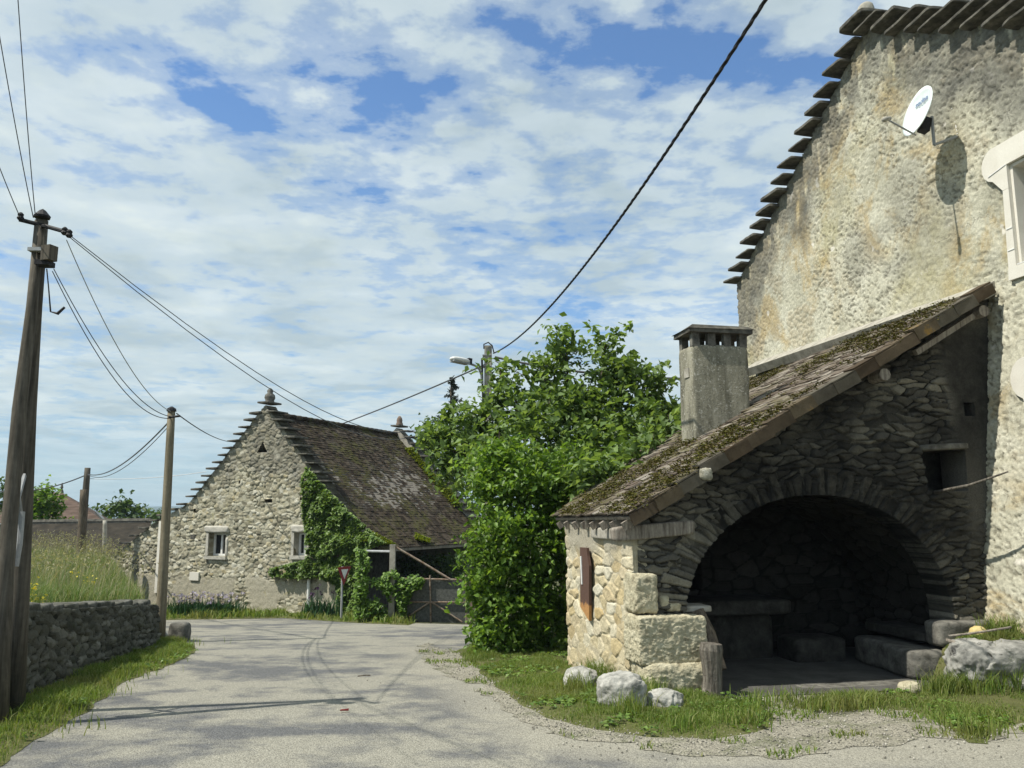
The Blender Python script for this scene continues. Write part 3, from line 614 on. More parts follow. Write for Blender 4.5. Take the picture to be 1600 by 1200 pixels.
# inside
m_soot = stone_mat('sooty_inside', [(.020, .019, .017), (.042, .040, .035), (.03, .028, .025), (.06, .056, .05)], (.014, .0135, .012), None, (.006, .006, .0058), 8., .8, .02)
na = 90; DEP = 2.35
def ipos(a, dd):  # a: 0..1 round the profile
    z_ = np.where(a < .16, -.1 + a / .16 * .8, np.where(a > .84, -.1 + (1 - a) / .16 * .8, 0)); ang = np.pi * (1 - np.clip((a - .16) / .68, 0, 1))
    arc = (a >= .16) & (a <= .84); k = 1.06 + dd * .03
    s_ = np.where(arc, AC + AW * k * np.cos(ang), np.where(a < .5, AC - AW * k, AC + AW * k)); z_ = np.where(arc, AS + AR * 1.02 * np.sin(ang), z_)
    return fpos(s_, z_) + np.asarray(dd)[..., None] * d
au = np.linspace(0, 1, 260); dd = np.arange(.30, DEP, .025); A_, D_ = np.meshgrid(au, dd, indexing='ij'); B_ = ipos(A_, D_)
al = A_ * 6.2; e1, i1, du, dv = voro(al + .06 * (fbm(al * 3, D_ * 3, None, 5) - .5), D_, .16, .32, 15, .9); st = sstep(.03, .25, e1)
ctr = fpos(np.array(AC), np.array(AS - .2)) + D_[..., None] * d; inw = unit(ctr - B_); hh_ = st * (.03 + .04 * np.mod(i1 * 17, 1)) + .06 * st * ((np.mod(i1 * 31, 1) - .5) * du)
Pv = B_ + inw * hh_[..., None]; nu_, nv_ = A_.shape; I = np.arange(nu_ * nv_).reshape(nu_, nv_)
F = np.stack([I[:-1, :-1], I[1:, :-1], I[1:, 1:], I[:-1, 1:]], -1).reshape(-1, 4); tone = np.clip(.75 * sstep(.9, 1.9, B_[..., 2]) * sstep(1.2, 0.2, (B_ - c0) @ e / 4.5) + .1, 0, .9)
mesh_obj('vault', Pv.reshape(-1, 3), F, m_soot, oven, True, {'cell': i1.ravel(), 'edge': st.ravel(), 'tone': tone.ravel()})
def h_back(s_, z_):
    e1, i1, du, dv = voro(s_ + .05 * fbm(s_ * 4, z_ * 4, None, 1), z_, .34, .17, 19, .9); st = sstep(.03, .25, e1)
    return st * .04, {'cell': i1, 'edge': st, 'tone': np.clip(.5 * sstep(.9, 1.6, z_) + .15, 0, .9)}
sheet('back_wall', oven, np.arange(.35, 4.25, .03), np.arange(-.1, 2.3, .03), lambda u, z: fpos(u, z) + d * DEP, -d, lambda u, z: ~((np.abs(u - 1.35) < .4) & (z > .86) & (z < 1.35)), h_back, m_soot, .3)
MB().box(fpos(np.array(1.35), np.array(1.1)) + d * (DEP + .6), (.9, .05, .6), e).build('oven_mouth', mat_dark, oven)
MB().box(fpos(np.array(2.3), np.array(-.05)) + d * 1.0, (4.0, 3.2, .12), e).build('floor', mottled('oven_floor', [(.06, .058, .053), (.12, .117, .108)], 3., bump=.4), oven)
rock('hearth_ledge', fpos(np.array(1.55), np.array(.70)) + d * 1.85, (2.3, .95, .2), m_sootst, oven, X=e, seed=31, sq=10, amp=.02, fr=4, n=14)
rock('hearth_base', fpos(np.array(1.5), np.array(.27)) + d * 1.98, (2.0, .72, .66), m_sootst, oven, X=e, seed=32, sq=12, amp=.02, fr=4, n=12)
rock('step_block', fpos(np.array(2.95), np.array(.13)) + d * 1.5, (.75, .6, .36), m_sootst, oven, X=e, seed=35, sq=9, amp=.02, fr=4, n=12)
rock('stone_bench', fpos(np.array(3.72), np.array(.17)) + d * .55, (.72, 1.5, .34), m_dirtystone, oven, X=e - d * .12, seed=36, sq=9, amp=.025, fr=4, n=14)
rock('stone_bench', fpos(np.array(3.95), np.array(.45)) + d * .72, (.6, 1.3, .12), m_sootst, oven, X=e, seed=37, sq=9, amp=.03, fr=4, n=12)
rock('jamb_shelf', fpos(np.array(.70), np.array(.86)) + d * .14, (.36, .34, .07), m_concrete, oven, X=e, seed=38, sq=9, amp=.03)
rock('threshold_stone', fpos(np.array(2.45), np.array(-.03)) - d * .22, (2.6, .30, .08), m_dirtystone, oven, X=e, seed=39, sq=9, amp=.03, fr=6, n=14)
rock('foot_stone', fpos(np.array(4.1), np.array(.52)) - d * .03, (.85, .35, .30), m_dirtystone, oven, X=e, seed=40, sq=7, amp=.04, n=12)
# niche and putlog linings
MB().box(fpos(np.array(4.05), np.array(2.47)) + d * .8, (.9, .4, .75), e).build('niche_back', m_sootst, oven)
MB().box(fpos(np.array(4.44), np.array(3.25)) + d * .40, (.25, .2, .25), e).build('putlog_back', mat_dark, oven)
# chimney
cb = np.array([2.63, 11.85, 0]); cw, cd = .865, .50
def h_ch(u, z): return .018 * (fbm(u * 7, z * 7, None, 3, 5, .6) - .5) + .01 * vnoise(u * 40, z * 40, None, 2), {}
chim = MB(); gx = np.linspace(0, 1, 12)
V, F_ = rock_vf(cb + e * cw / 2 + d * cd / 2 + ez * 3.45, (cw * 1.02, cd * 1.04, 1.90), X=e, seed=51, sq=26, amp=.012, fr=9, n=26)
chimney = mesh_obj('chimney', V, F_, m_render, oven, True)
mb = MB(); ctr = cb + e * cw / 2 + d * cd / 2
for j in (-1, 1):
    for i in np.linspace(-1, 1, 4): MB().box(ctr + e * i * (cw / 2 - .06) + d * j * (cd / 2 - .05) + ez * 4.475, (.115, .095, .21), e, jit=.012).build('chimney_pier', m_dirtystone, chimney)
mb = MB(); mb.box(ctr + ez * 4.60, (cw + .12, cd + .12, .06), e, jit=.015); mb.box(ctr + ez * 4.655, (cw + .16, cd + .16, .05), e, jit=.015, taper=.86); mb.build('chimney_cap', m_slab, chimney)
MB().box(cb + d * .2 - e * .012 + ez * 4.0, (.02, .17, .14), e, jit=.01).build('render_patch', m_concrete, chimney)

# things at the oven
def side_pt(u, v, off=.0): return onplane(u, v, c0, ln) + ln * off
pa, pb_ = side_pt(924, 858, .07), side_pt(924, 962, .05)
plank = thing('iron_plank', pb_, 'rust brown plank standing against the sunny side wall of the oven building', 'plank')
Zp = unit(pa - pb_); mid = (pa + pb_) / 2; Lp = np.linalg.norm(pa - pb_)
s = NT('rusty_plank'); zc = s.n.new('ShaderNodeSeparateXYZ'); s.L(s.tc, zc.inputs[0])
f = s.ramp(s.math('ADD', s.math('MULTIPLY', zc.outputs[2], 1.), s.math('MULTIPLY', s.noise(9, 5), .35)), [(.5, (.30, .24, .17)), (.72, (.42, .23, .09)), (.95, (.40, .21, .08)), (1.06, (.125, .07, .05)), (1.4, (.10, .058, .045))]); s.bump(s.noise(30, 4), .3, .004)
m_plank = s.done(s.mix(.4, f, s.ramp(s.noise(40, 4), [(.3, .5), (.7, 1.2)]), 'MULTIPLY'), .7, .25)
MB().prism([(-.17, -Lp / 2 + .10), (.13, -Lp / 2 - .05), (.17, Lp / 2 - .2), (.12, Lp / 2 - .08), (.10, Lp / 2 + .02), (-.14, Lp / 2 + .02)], mid, -ldir, Zp, ln, .035).build('board', m_plank, plank)
MB().box(mid + ln * .042 + ldir * .085 + Zp * .15, (.035, .012, .36), ldir, Zp).build('white_strip', m_white, plank)

m_postw = mottled('old_post_wood', [(.05, .045, .038), (.14, .125, .105), (.24, .22, .185)], 6., bump=.9, bd=.02, stretch=(5, 5, .7))
post = thing('wooden_post', G(1112, 1091), 'short grey weathered wooden post standing in front of the left arch foot', 'post')
pb2 = G(1110, 1089)
zz = np.linspace(0, 1, 10); P_ = [pb2 + np.array([.015 * math.sin(t * 5), .02, 0]) * 1 + ez * (t * .60 - .05) + np.array([.05 * t, 0, 0]) for t in zz]
MB().tube(P_, [.125, .12, .108, .105, .103, .106, .112, .12, .128, .115], 11).build('shaft', m_postw, post)
lg0, lg1 = fpos(np.array(.69), np.array(.84)) - d * .02, fpos(np.array(.80), np.array(.22)) - d * .26
logo = thing('leaning_log', lg1, 'dark round log leaning under the shelf stone beside the quoin blocks', 'log')
MB().tube([lg0, lg0 * .6 + lg1 * .4 + e * .03, lg1], [.085, .10, .115], 10).build('log_body', m_bark, logo)

def standalone(name, c, size, mat, label, cat='rock', group=None, **k):
    o = rock(name, c, size, mat, None, **k); tag(o, label, cat, group); return o
def onz(u, v, dz=0): p = G(u, v); p[2] = zverge(p[0], p[1]) + dz; return p
standalone('boulder', onz(908, 1076, .05), (.40, .34, .30), m_rockw, 'small pale boulder nearest the foot of the ochre side wall', group='pale stones on the verge by the oven', seed=61, sq=2.6, amp=.10, n=30, pit=.018, fr=2.2, rid=.35)
standalone('boulder', onz(972, 1106, .09), (.50, .44, .42), m_rockw, 'big rounded white boulder in the grass in front of the quoin blocks', group='pale stones on the verge by the oven', seed=62, sq=2.5, amp=.08, n=30, pit=.018, fr=2.2, rid=.35)
standalone('boulder', onz(1038, 1106, .02), (.38, .30, .24), m_rockw, 'low rough white stone below the lowest quoin block', group='pale stones on the verge by the oven', seed=63, sq=2.6, amp=.14, n=30, pit=.018, fr=2.2, rid=.35)
standalone('boulder', np.array([4.32, 9.42, .06]), (.24, .2, .16), m_lime, 'small cream stone lying at the right end of the oven threshold', group='pale stones on the verge by the oven', seed=64, sq=2.5, amp=.08)
s = NT('karst'); f = s.noise(5, 6, .65, .4); c = s.mix(s.ramp(s.noise(7, 5, .6, .8), [(.30, 1.), (.42, 0.)]), s.ramp(f, [(.3, (.13, .13, .12)), (.6, (.33, .325, .30))]), (.03, .03, .03)); s.bump(f, .9, .03); m_karst = s.done(c, .92, .15)
standalone('limestone_boulder', np.array([6.05, 9.62, .24]), (1.95, .62, .60), m_karst, 'large grey pitted limestone boulder edging the bank at the foot of the house', 'boulder', X=e, seed=71, sq=3.2, amp=.08, fr=4., n=50, pit=.02, rid=.4)
standalone('limestone_boulder', np.array([5.12, 9.55, .28]), (.62, .5, .52), m_karst, 'grey rounded limestone knob at the left end of the large pitted boulder', 'boulder', X=e, seed=74, sq=2.8, amp=.08, fr=3, n=34, pit=.02, rid=.4)
standalone('yellow_stone', at(1529, 992, 9.95), (.20, .16, .20), mottled('yellow_stone', [(.50, .38, .14), (.62, .52, .26)], 6.), 'small yellow stone lying in the grass above the pitted boulder', 'stone', seed=75, sq=2.4, amp=.08)
for pts, rad, lab in (([(1482, 994, 9.75), (1530, 988, 9.7), (1580, 980, 9.65)], .013, 'thin bare stick lying against the yellow stone'), ([(1478, 1000, 9.6), (1530, 1014, 9.45), (1590, 1018, 9.4), (1660, 1012, 9.3)], .02, 'long brown branch lying on top of the pitted boulder')):
    p = [at(*q) for q in pts]; o = MB().tube(p, rad, 7).build('stick', m_wood, None, True); tag(o, lab, 'stick', 'sticks on the boulder')
rod0, rod1 = fpos(np.array(3.86), np.array(2.20)) - d * .03, at(1575, 737, 9.4)
o = MB().tube([rod0, rod0 * .5 + rod1 * .5 - ez * .03, rod1], [.024, .018, .009], 8).build('bare_rod', m_postw, None, True); tag(o, 'thin bare wooden rod sticking out of the square niche in the oven wall', 'rod')

# ================================================================== TALL HOUSE
house = thing('farm_house', prw, 'tall old house with stepped stone gable and peeling cream render above the oven', 'house')
TA, ZA, TL, ZL = 2.11, 9.92, 7.13, 7.0; TR = -2.95; ZR = ZA - (TA - TR) * (ZA - ZL) / (TL - TA)
def wpos(t, z):
    t = np.asarray(t, float); z = np.asarray(z, float); b = np.clip(4.9 - np.maximum(z, .3), 0, 9) * .112 * (1 - sstep(.8, 3., t))
    return prw + t[..., None] * d + z[..., None] * ez - b[..., None] * e
def groof(t): return np.where(t > TA, ZA - (t - TA) * (ZA - ZL) / (TL - TA), ZA - (TA - t) * (ZA - ZR) / (TA - TR))
WIN = (-1.54, -.587, 5.0, 6.33); DOOR = (-1.9, -.89, .1, 3.3)
def keep_house(t, z):
    return (z < groof(t) - .06) & ~((t > WIN[0]) & (t < WIN[1]) & (z > WIN[2]) & (z < WIN[3])) & ~((t > DOOR[0]) & (t < DOOR[1]) & (z > DOOR[2]) & (z < DOOR[3]))
def h_house(t, z):
    l = groof(t) - z
    a = fbm(t * 1.2, z * 1.2, None, 81, 5, .6); b = fbm(t * 15 + z * 4., z * 30 - t * 6, None, 83, 4, .6); c = fbm(t * 34, z * 34, None, 84, 3)
    rough = .12 + .88 * sstep(.40, .62, fbm(t * .9, z * .9, None, 85)); pit = sstep(.56, .64, b)
    h = .04 * (a - .5) + rough * (.034 * (b - .5) + .016 * (c - .5)) - .026 * pit * (.3 + .7 * rough) + .05
    e1, i1, du, dv = voro(t + .1 * a, z + .1 * b, .19, .115, 87, 1.); bare = sstep(.56, .68, fbm(t * 1.1, z * 1.3, None, 88, 4) + .12 * sstep(1.6, .2, l))
    st = sstep(.02, .25, e1); h = h + bare * (st - .5) * .016
    dark = sstep(2.1, .1, l + 2.4 * (fbm(t * 1.6, z * 1.0, None, 89) - .5)) * 1.1 * sstep(.15, .42, fbm(t * 6, z * 2.0, None, 98, 4)) + .35 * sstep(.48, .62, fbm(t * .8 + 4, z * .8, None, 90, 4)) * sstep(4.5, 6., z)
    return h, {'cell': np.mod(i1 * 7, 1), 'edge': st * bare, 'tone': np.clip(dark, 0, .85), 'bare': bare, 'pit': pit * rough}
s = NT('old_render'); n1 = s.noise(1.1, 7, .65, .3); n2 = s.noise(22, 5, .65); tone = s.attr('tone')
c = s.ramp(n1, [(.30, (.37, .357, .275)), (.48, (.51, .495, .395)), (.66, (.60, .585, .485))])
c = s.mix(s.ramp(s.noise(.55, 5, .6), [(.55, 0.), (.68, .6)]), c, (.33, .295, .14))
vm_ = s.n.new('ShaderNodeVectorMath'); vm_.operation = 'ADD'; vs_ = s.n.new('ShaderNodeVectorMath'); vs_.operation = 'SCALE'; vn_ = s.n.new('ShaderNodeTexNoise'); s.L(s.tc, vn_.inputs['Vector']); vn_.inputs['Scale'].default_value = 5.; vn_.inputs['Detail'].default_value = 6.; s.L(vn_.outputs['Color'], vs_.inputs[0]); vs_.inputs['Scale'].default_value = .35; s.L(s.tc, vm_.inputs[0]); s.L(vs_.outputs[0], vm_.inputs[1])
crk = s.vor(2.1, 'DISTANCE_TO_EDGE', 'Distance', vm_.outputs[0]); crk2 = s.vor(6.5, 'DISTANCE_TO_EDGE', 'Distance', vm_.outputs[0])
c = s.mix(s.math('MULTIPLY', s.ramp(crk, [(.004, .6), (.016, 0.)]), s.ramp(s.noise(1.3, 3), [(.45, 0.), (.58, 1.)])), c, (.10, .09, .075))
c = s.mix(s.math('MULTIPLY', s.ramp(crk2, [(.02, .22), (.09, 0.)]), s.ramp(s.noise(1.7, 4, .6), [(.48, 0.), (.58, 1.)])), c, (.15, .14, .11))
oc = s.math('MULTIPLY', s.ramp(s.noise(1.05, 6, .7, .5), [(.48, 0.), (.60, .9)]), s.ramp(s.noise(.33, 2), [(.42, 0.), (.53, .6)])); c = s.mix(oc, c, (.40, .27, .085))
c = s.mix(s.math('MULTIPLY', s.attr('bare'), s.ramp(s.attr('edge'), [(.1, 0.), (.5, .6)])), c, (.40, .35, .25))
c = s.mix(s.ramp(s.noise(26, 6, .7, .4, stretch=(1, 1, 2.2)), [(.30, .95), (.39, 0.)]), c, (.11, .10, .08)); c = s.mix(s.math('MULTIPLY', s.attr('pit'), .6), c, (.15, .14, .105)); c = s.mix(s.ramp(s.noise(13, 6, .7, .2), [(.62, 0.), (.67, .75)]), c, (.66, .63, .55)); c = s.mix(.5, c, s.ramp(n2, [(.3, .5), (.68, 1.2)]), 'MULTIPLY')
c = s.mix(s.ramp(s.noise(3.4, 3, .4), [(.70, 0.), (.735, .8)]), c, (.66, .63, .56))
c = s.mix(s.math('MULTIPLY', tone, s.ramp(s.noise(3., 5, .7), [(.3, .55), (.65, 1.)])), c, (.085, .085, .078))
s.bump(s.math('ADD', n2, s.math('MULTIPLY', s.noise(70, 4), .5)), .7, .014); m_house = s.done(c, .95, .12)
sheet('gable_wall', house, np.arange(TR, TL + .001, .0225), np.arange(.0, 9.95, .0225), wpos, -e, keep_house, h_house, m_house, .55)
# other walls, roof
MB().box(prw + d * (TL - .3) + e * 5.5 + ez * 3.3, (9.8, .55, 7.0), e).build('rear_wall', m_concrete, house)
MB().box(prw + d * (TR + .3) + e * 5.5 + ez * 3.3, (9.8, .55, 7.0), e).build('street_wall', m_concrete, house)
rf = MB()
for t0, z0 in ((TL + .35, ZL - .25), (TR - .35, ZR - .25)):
    a, b = prw + d * TA + ez * (ZA - .16), prw + d * t0 + ez * z0; q = [a + e * .5, a + e * 10.4, b + e * 10.4, b + e * .5]; rf.add(q + [p - ez * .12 for p in q], [(0, 1, 2, 3), (7, 6, 5, 4), (0, 4, 5, 1), (1, 5, 6, 2), (2, 6, 7, 3), (3, 7, 4, 0)])
rf.build('roof', m_tile_barn, house)
# stepped coping slabs
for i in range(15):
    f = (i + .35) / 15; t = TL - (TL - TA) * f + .05; z = float(groof(np.array(t)))
    V, F_ = rock_vf(prw + d * (t + .12) + e * .25 + ez * (z - .0), (.92 + .16 * rng.random(), .52 + rng.random() * .2, .035 + .03 * rng.random()), X=-e + d * .12 * (rng.random() - .5) + ez * (.02 + .09 * (rng.random() - .5)) , Z=ez + d * (-.07 + .06 * rng.random()), seed=int(100 + i), sq=22, amp=.02, fr=5, n=14); mesh_obj('coping_slab', V, F_, m_slab, house, True)
for i in range(13):
    f = (i + .5) / 13; t = TA - (TA - TR) * f; z = float(groof(np.array(t)))
    V, F_ = rock_vf(prw + d * (t - .10) + e * .25 + ez * (z - .0), (.92 + .16 * rng.random(), .58 + rng.random() * .2, .035 + .03 * rng.random()), X=-e + d * .12 * (rng.random() - .5) + ez * (.02 + .09 * (rng.random() - .5)), Z=ez - d * (-.07 + .06 * rng.random()), seed=int(130 + i), sq=22, amp=.02, fr=5, n=14); mesh_obj('coping_slab', V, F_, m_slab, house, True)
V, F_ = rock_vf(prw + d * TA + e * .15 + ez * (ZA + .09), (.98, .7, .08), X=e, seed=160, sq=9, amp=.03, fr=5, n=8); mesh_obj('coping_slab', V, F_, m_slab, house, True)
rock('finial', prw + d * TA + e * .0 + ez * (ZA + .27), (.26, .26, .38), m_concrete, house, seed=161, sq=2.6, amp=.06)
# window and door surrounds
def prof_piece(name, poly, th=.06, mat=m_dressed, off=.05): return MB().prism([(t - .09, z) for t, z in poly], prw - e * off, d, ez, -e, th).build(name, mat, window)
window = MB().box(prw + d * (WIN[0] + .475) + e * .30 + ez * 5.66, (.05, .94, 1.32), e).build('window', m_glass, house)
def arc(c, r, a0, a1, n=7): return [(c[0] + r * math.cos(R(a0 + (a1 - a0) * k / n)), c[1] + r * math.sin(R(a0 + (a1 - a0) * k / n))) for k in range(n + 1)]
ear = arc((-.31, 6.42), .23, 75, -75)
prof_piece('window_lintel', [(-1.7, 6.61), (-.8, 6.64)] + ear + [(-.40, 6.02), (-.497, 6.02), (-.497, 6.335), (-1.7, 6.335)], .05)
prof_piece('window_jamb', [(-.40, 6.016), (-.385, 5.5), (-.37, 5.0), (-.497, 5.0), (-.497, 6.016)], .05)
prof_piece('window_sill', [(-.37, 4.997), (-.36, 4.84), (-1.6, 4.82), (-1.6, 4.997)], .055)
mb = MB()
for p0, p1 in (((-.14, 6.28), (-.5, 6.337)), ((-.385, 5.5), (-.5, 5.5)), ((-.375, 5.22), (-.5, 5.22)), ((-.38, 5.008), (-1.5, 5.008))):
    a, b = prw - e * .1 + d * p0[0] + ez * p0[1], prw - e * .1 + d * p1[0] + ez * p1[1]; MB().box((a * .45 + b * .55) - d * .09 - e * .002, (np.linalg.norm(b - a) * .85, .012, .012), b - a, -e).build('mortar_joint', m_white, window)
MB().box(prw + d * (WIN[1] - .022) + e * .09 + ez * 5.665, (.28, .04, 1.33), e).build('window_reveal', m_dressed, window)
MB().box(prw + d * (WIN[0] + .475) + e * .09 + ez * (6.33 - .022), (.28, .9, .04), e).build('window_reveal', m_dressed, window)
MB().box(prw + d * (WIN[0] + .475) + e * .09 + ez * 5.012, (.3, .9, .03), e).build('window_reveal', m_dressed, window)
mb = MB()
for tt in (-.55, -.97, -1.4): mb.box(prw + d * tt + e * .255 + ez * 5.66, (.04, .07, 1.28), e)
for z_ in (5.06, 6.27): mb.box(prw + d * -.975 + e * .256 + ez * z_, (.04, .86, .07), e)
mb.build('window_frame', m_white, window)
door = MB().box(prw + d * (DOOR[0] + .49) + e * .22 + ez * 1.7 - e * .25, (.06, 1.0, 3.25), e).build('door', m_wood, house)
def wshift(z): return .112 * (4.9 - z)
MB().prism([(-1.8, 3.80)] + arc((-.76, 3.55), .26, 80, -70) + [(-.70, 3.2), (-.88, 3.2), (-.88, 3.305), (-1.8, 3.305)], prw - e * (wshift(3.5) + .02), d, ez, -e, .09).build('door_lintel', m_dressed, door)
a = prw - e * (wshift(1.7) + .03); MB().prism([(-.70, 3.195), (-.70, .3), (-.90, .3), (-.90, 3.195)], a, d, ez + e * .112, -e, .09).build('door_jamb', m_dressed, door)

# satellite dish
dc = np.array([5.68, 10.80, 7.48]); wm = onplane(1500, 212, prw, e) - e * .0
dish = thing('satellite_dish', wm, 'white oval satellite dish on an arm fixed to the cream gable wall', 'satellite dish')
aim = unit(np.array([-.95, -.12, .28])); X_ = unit(np.cross(np.array([0, 0, 1.]), aim)); Y_ = np.cross(aim, X_)
rr = np.linspace(0, 1, 9); nn = 36; V = []
for side in (0, 1):
    for r_ in rr:
        for j in range(nn):
            a = 2 * math.pi * j / nn; V.append(dc + X_ * .325 * r_ * math.cos(a) + Y_ * .36 * r_ * math.sin(a) + aim * (.075 * r_ * r_ - .0375 - .012 * side))
F = []; k = len(rr) * nn
for sd in (0, 1):
    for i in range(len(rr) - 1):
        for j in range(nn):
            f = (sd * k + i * nn + j, sd * k + (i + 1) * nn + j, sd * k + (i + 1) * nn + (j + 1) % nn, sd * k + i * nn + (j + 1) % nn); F.append(f if sd == 0 else f[::-1])
o_ = (len(rr) - 1) * nn; F += [(o_ + j, k + o_ + j, k + o_ + (j + 1) % nn, o_ + (j + 1) % nn) for j in range(nn)]
mesh_obj('reflector', V, F, m_dish, dish, True)
bot = dc - Y_ * .36 + aim * .03; lnb = at(1385, 186, dc[1] - .25)
MB().tube([bot - aim * .05, lnb], .013, 8).build('feed_arm', m_metal, dish)
mb = MB(); ax = unit(dc - lnb); mb.lathe(lnb - ax * .05, [(.025, -.02), (.035, 0), (.035, .05), (.028, .06), (.028, .12)], 12, ax); mb.build('receiver', m_concrete, dish, True)
back = dc - aim * .135 - Y_ * .12; mb = MB(); mb.box(back - Y_ * .05 + aim * .02, (.12, .12, .2), X_, Y_); mb.build('bracket', m_black, dish)
mast = back - aim * .09; mast_b = mast - ez * .30; MB().tube([mast + ez * .12, mast_b], .022, 10).build('mast', m_metal, dish)
MB().tube([mast_b, wm], .02, 10).build('support_arm', m_metal, dish)
MB().box(wm, (.03, .16, .2), e).build('wall_plate', m_metal, dish)
MB().tube([wm + ez * .02 - e * .04, wm + ez * .2 + d * .03 - e * .03, wm + ez * .45 + d * .08 - e * .02], .007, 6).build('lead', m_white, dish)
tx = bpy.data.curves.new('lettering', 'FONT'); tx.body = 'sedea'; tx.size = .125; tx.extrude = .002; tx.align_x = 'CENTER'; tx.align_y = 'CENTER'
tm = NT('dish_lettering'); tx.materials.append(tm.done((.16, .23, .38), .5, .3)); to = bpy.data.objects.new('letters', tx); tme = bpy.data.meshes.new_from_object(to); to = bpy.data.objects.new('lettering', tme); COL.objects.link(to)
from mathutils import Matrix
Mx = Matrix(((X_[0], Y_[0], aim[0], 0), (X_[1], Y_[1], aim[1], 0), (X_[2], Y_[2], aim[2], 0), (0, 0, 0, 1))); pt = dc + Y_ * .17 - aim * .002; Mx.translation = Vector(pt + aim * .0)
setparent(to, dish); to.matrix_basis = Mx

# ================================================================== BARN
b0 = np.array([-6.10, 27.16, 0]); br = np.array([math.sin(R(24.95)), math.cos(R(24.95)), 0]); bg_ = np.array([br[1], -br[0], 0])
def bpos(w, z, L_=0.): return b0 + np.asarray(w, float)[..., None] * bg_ + np.asarray(z, float)[..., None] * ez + L_ * br
def bp(w, z, L_=0.): return b0 + bg_ * w + ez * z + br * L_
barn = thing('stone_barn', bp(-2.6, -1.2), 'old rubble stone barn with stepped gable, ivy and dark tiled roof beyond the road', 'barn')
BW = [-9.7, -7.5, -5.85, -2.63, 1.75]; BZ = [.40, 1.72, 2.45, 5.75, 1.12]
def broof(w): return np.interp(w, BW, BZ)
def win1(w, z): return (w > -4.83) & (w < -4.08) & (z > .58) & (z < 1.36)
def win2(w, z): return (w > -1.12) & (w < -.62) & (z > .66) & (z < 1.40)
def tri(w, z): return (z > 4.07) & (z < 4.45) & (np.abs(w + 2.66) < .24 * (4.45 - z) / .38)
def putl(w, z):
    r_ = np.zeros(w.shape, bool)
    for a, b_, sx, sz in ((-5.58, 2.12, .08, .08), (-2.29, 2.43, .16, .06), (-5.6, 1.22, .11, .09), (-.9, 2.5, .07, .06), (-3.6, 3.1, .05, .05)): r_ |= (np.abs(w - a) < sx) & (np.abs(z - b_) < sz)
    return r_
def keep_barn(w, z): return (z < np.where(w > 1.75, 1.1, broof(w)) - .04) & ~win1(w, z) & ~win2(w, z) & ~tri(w, z) & ~putl(w, z)
def h_barn(w, z):
    wu = w + .08 * (fbm(w * 4, z * 4, None, 101) - .5); wv = z + .08 * (fbm(w * 4 + 5, z * 4, None, 102) - .5)
    e1, i1, du, dv = voro(wu, wv, .19, .115, 103, 1.); st = sstep(.02, .2, e1); tl = (np.mod(i1 * 37.3, 1) - .5) * du + (np.mod(i1 * 91.7, 1) - .5) * dv
    pl = sstep(-.05, -.25, z + .35 * (fbm(w * 1.2, z * 2, None, 104) - .5)) * sstep(.38, .48, fbm(w * .9 + 2, z * .9, None, 105)) * .95
    fill = sstep(.4, .62, fbm(w * 1.5, z * 1.5, None, 108)) * .8; h = np.maximum(st * (.012 + .035 * np.mod(i1 * 17, 1)), fill * .022) + .045 * tl * st * (1 - .5 * fill); st = np.maximum(st, .35 * fill); h = h * (1 - pl) + pl * .03 + .02 * (fbm(w * 9, z * 9, None, 106) - .5)
    gr = .85 * sstep(.36, .54, fbm(w * .45 + 3, z * .45, None, 107)) * sstep(.3, 1.2, z) * sstep(-6.5, -4, w) + .3 * sstep(.5, .1, broof(w) - z)
    return h, {'cell': i1, 'edge': st, 'tone': np.clip(gr, 0, .7), 'plaster': pl}
m_barn = stone_mat('barn_rubble', [(.30, .275, .19), (.48, .46, .36), (.20, .185, .135), (.40, .37, .27), (.55, .53, .44), (.35, .30, .18)], (.15, .137, .095), ((.34, .315, .245), (.46, .43, .34)), (.12, .115, .10), 5., .6, .03, ((.33, .29, .12), .5), 30.)
sheet('gable_wall', barn, np.arange(-9.7, 1.36, .025), np.arange(-1.8, 5.75, .025), bpos, -br, keep_barn, h_barn, m_barn, .5)
MB().box(bp(-2.7, 1.7, .47), (9., .08, 6.9), bg_).build('inner_lining', mat_dark, barn) if False else None
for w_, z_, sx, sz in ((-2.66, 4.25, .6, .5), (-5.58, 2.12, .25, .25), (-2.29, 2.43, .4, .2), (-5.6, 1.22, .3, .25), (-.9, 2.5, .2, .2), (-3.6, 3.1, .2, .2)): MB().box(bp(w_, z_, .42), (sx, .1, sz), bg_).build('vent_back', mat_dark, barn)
MB().box(bp(-5.6, 1.22, .0), (.20, .06, .17), bg_).build('dark_stone', m_slab, barn)
BL = 8.1
# far gable, side walls, recess
MB().prism([(-9.5, -2.5), (1.75, -2.5), (1.75, 1.12 + .3), (-2.55, 5.7), (-5.85, 2.7), (-9.5, .6)], bp(0, 0, BL), bg_, ez, br, .5).build('far_gable', m_concrete, barn)
MB().box(bp(-9.4, -.9, BL / 2), (.4, BL, 2.6), bg_).build('low_wall', m_concrete, barn)
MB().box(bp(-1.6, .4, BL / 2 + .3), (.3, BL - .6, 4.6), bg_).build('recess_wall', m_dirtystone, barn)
MB().box(bp(1.0, -1.62, BL / 2 + .3), (5.2, BL, .1), bg_).build('recess_floor', m_earth, barn)
def rp(w, L_, dz=0.): return bp(w, float(broof(w)) - .32 + dz, L_)
mb = MB(); ev, rg = 1.95, -2.55; A_, B_2 = bp(rg, 5.38, .45), bp(ev, .92 + .0, .45); lv, lm = bp(-5.9, 2.1, .45), bp(-9.9, .1, .45); LN = br * (BL - .42)
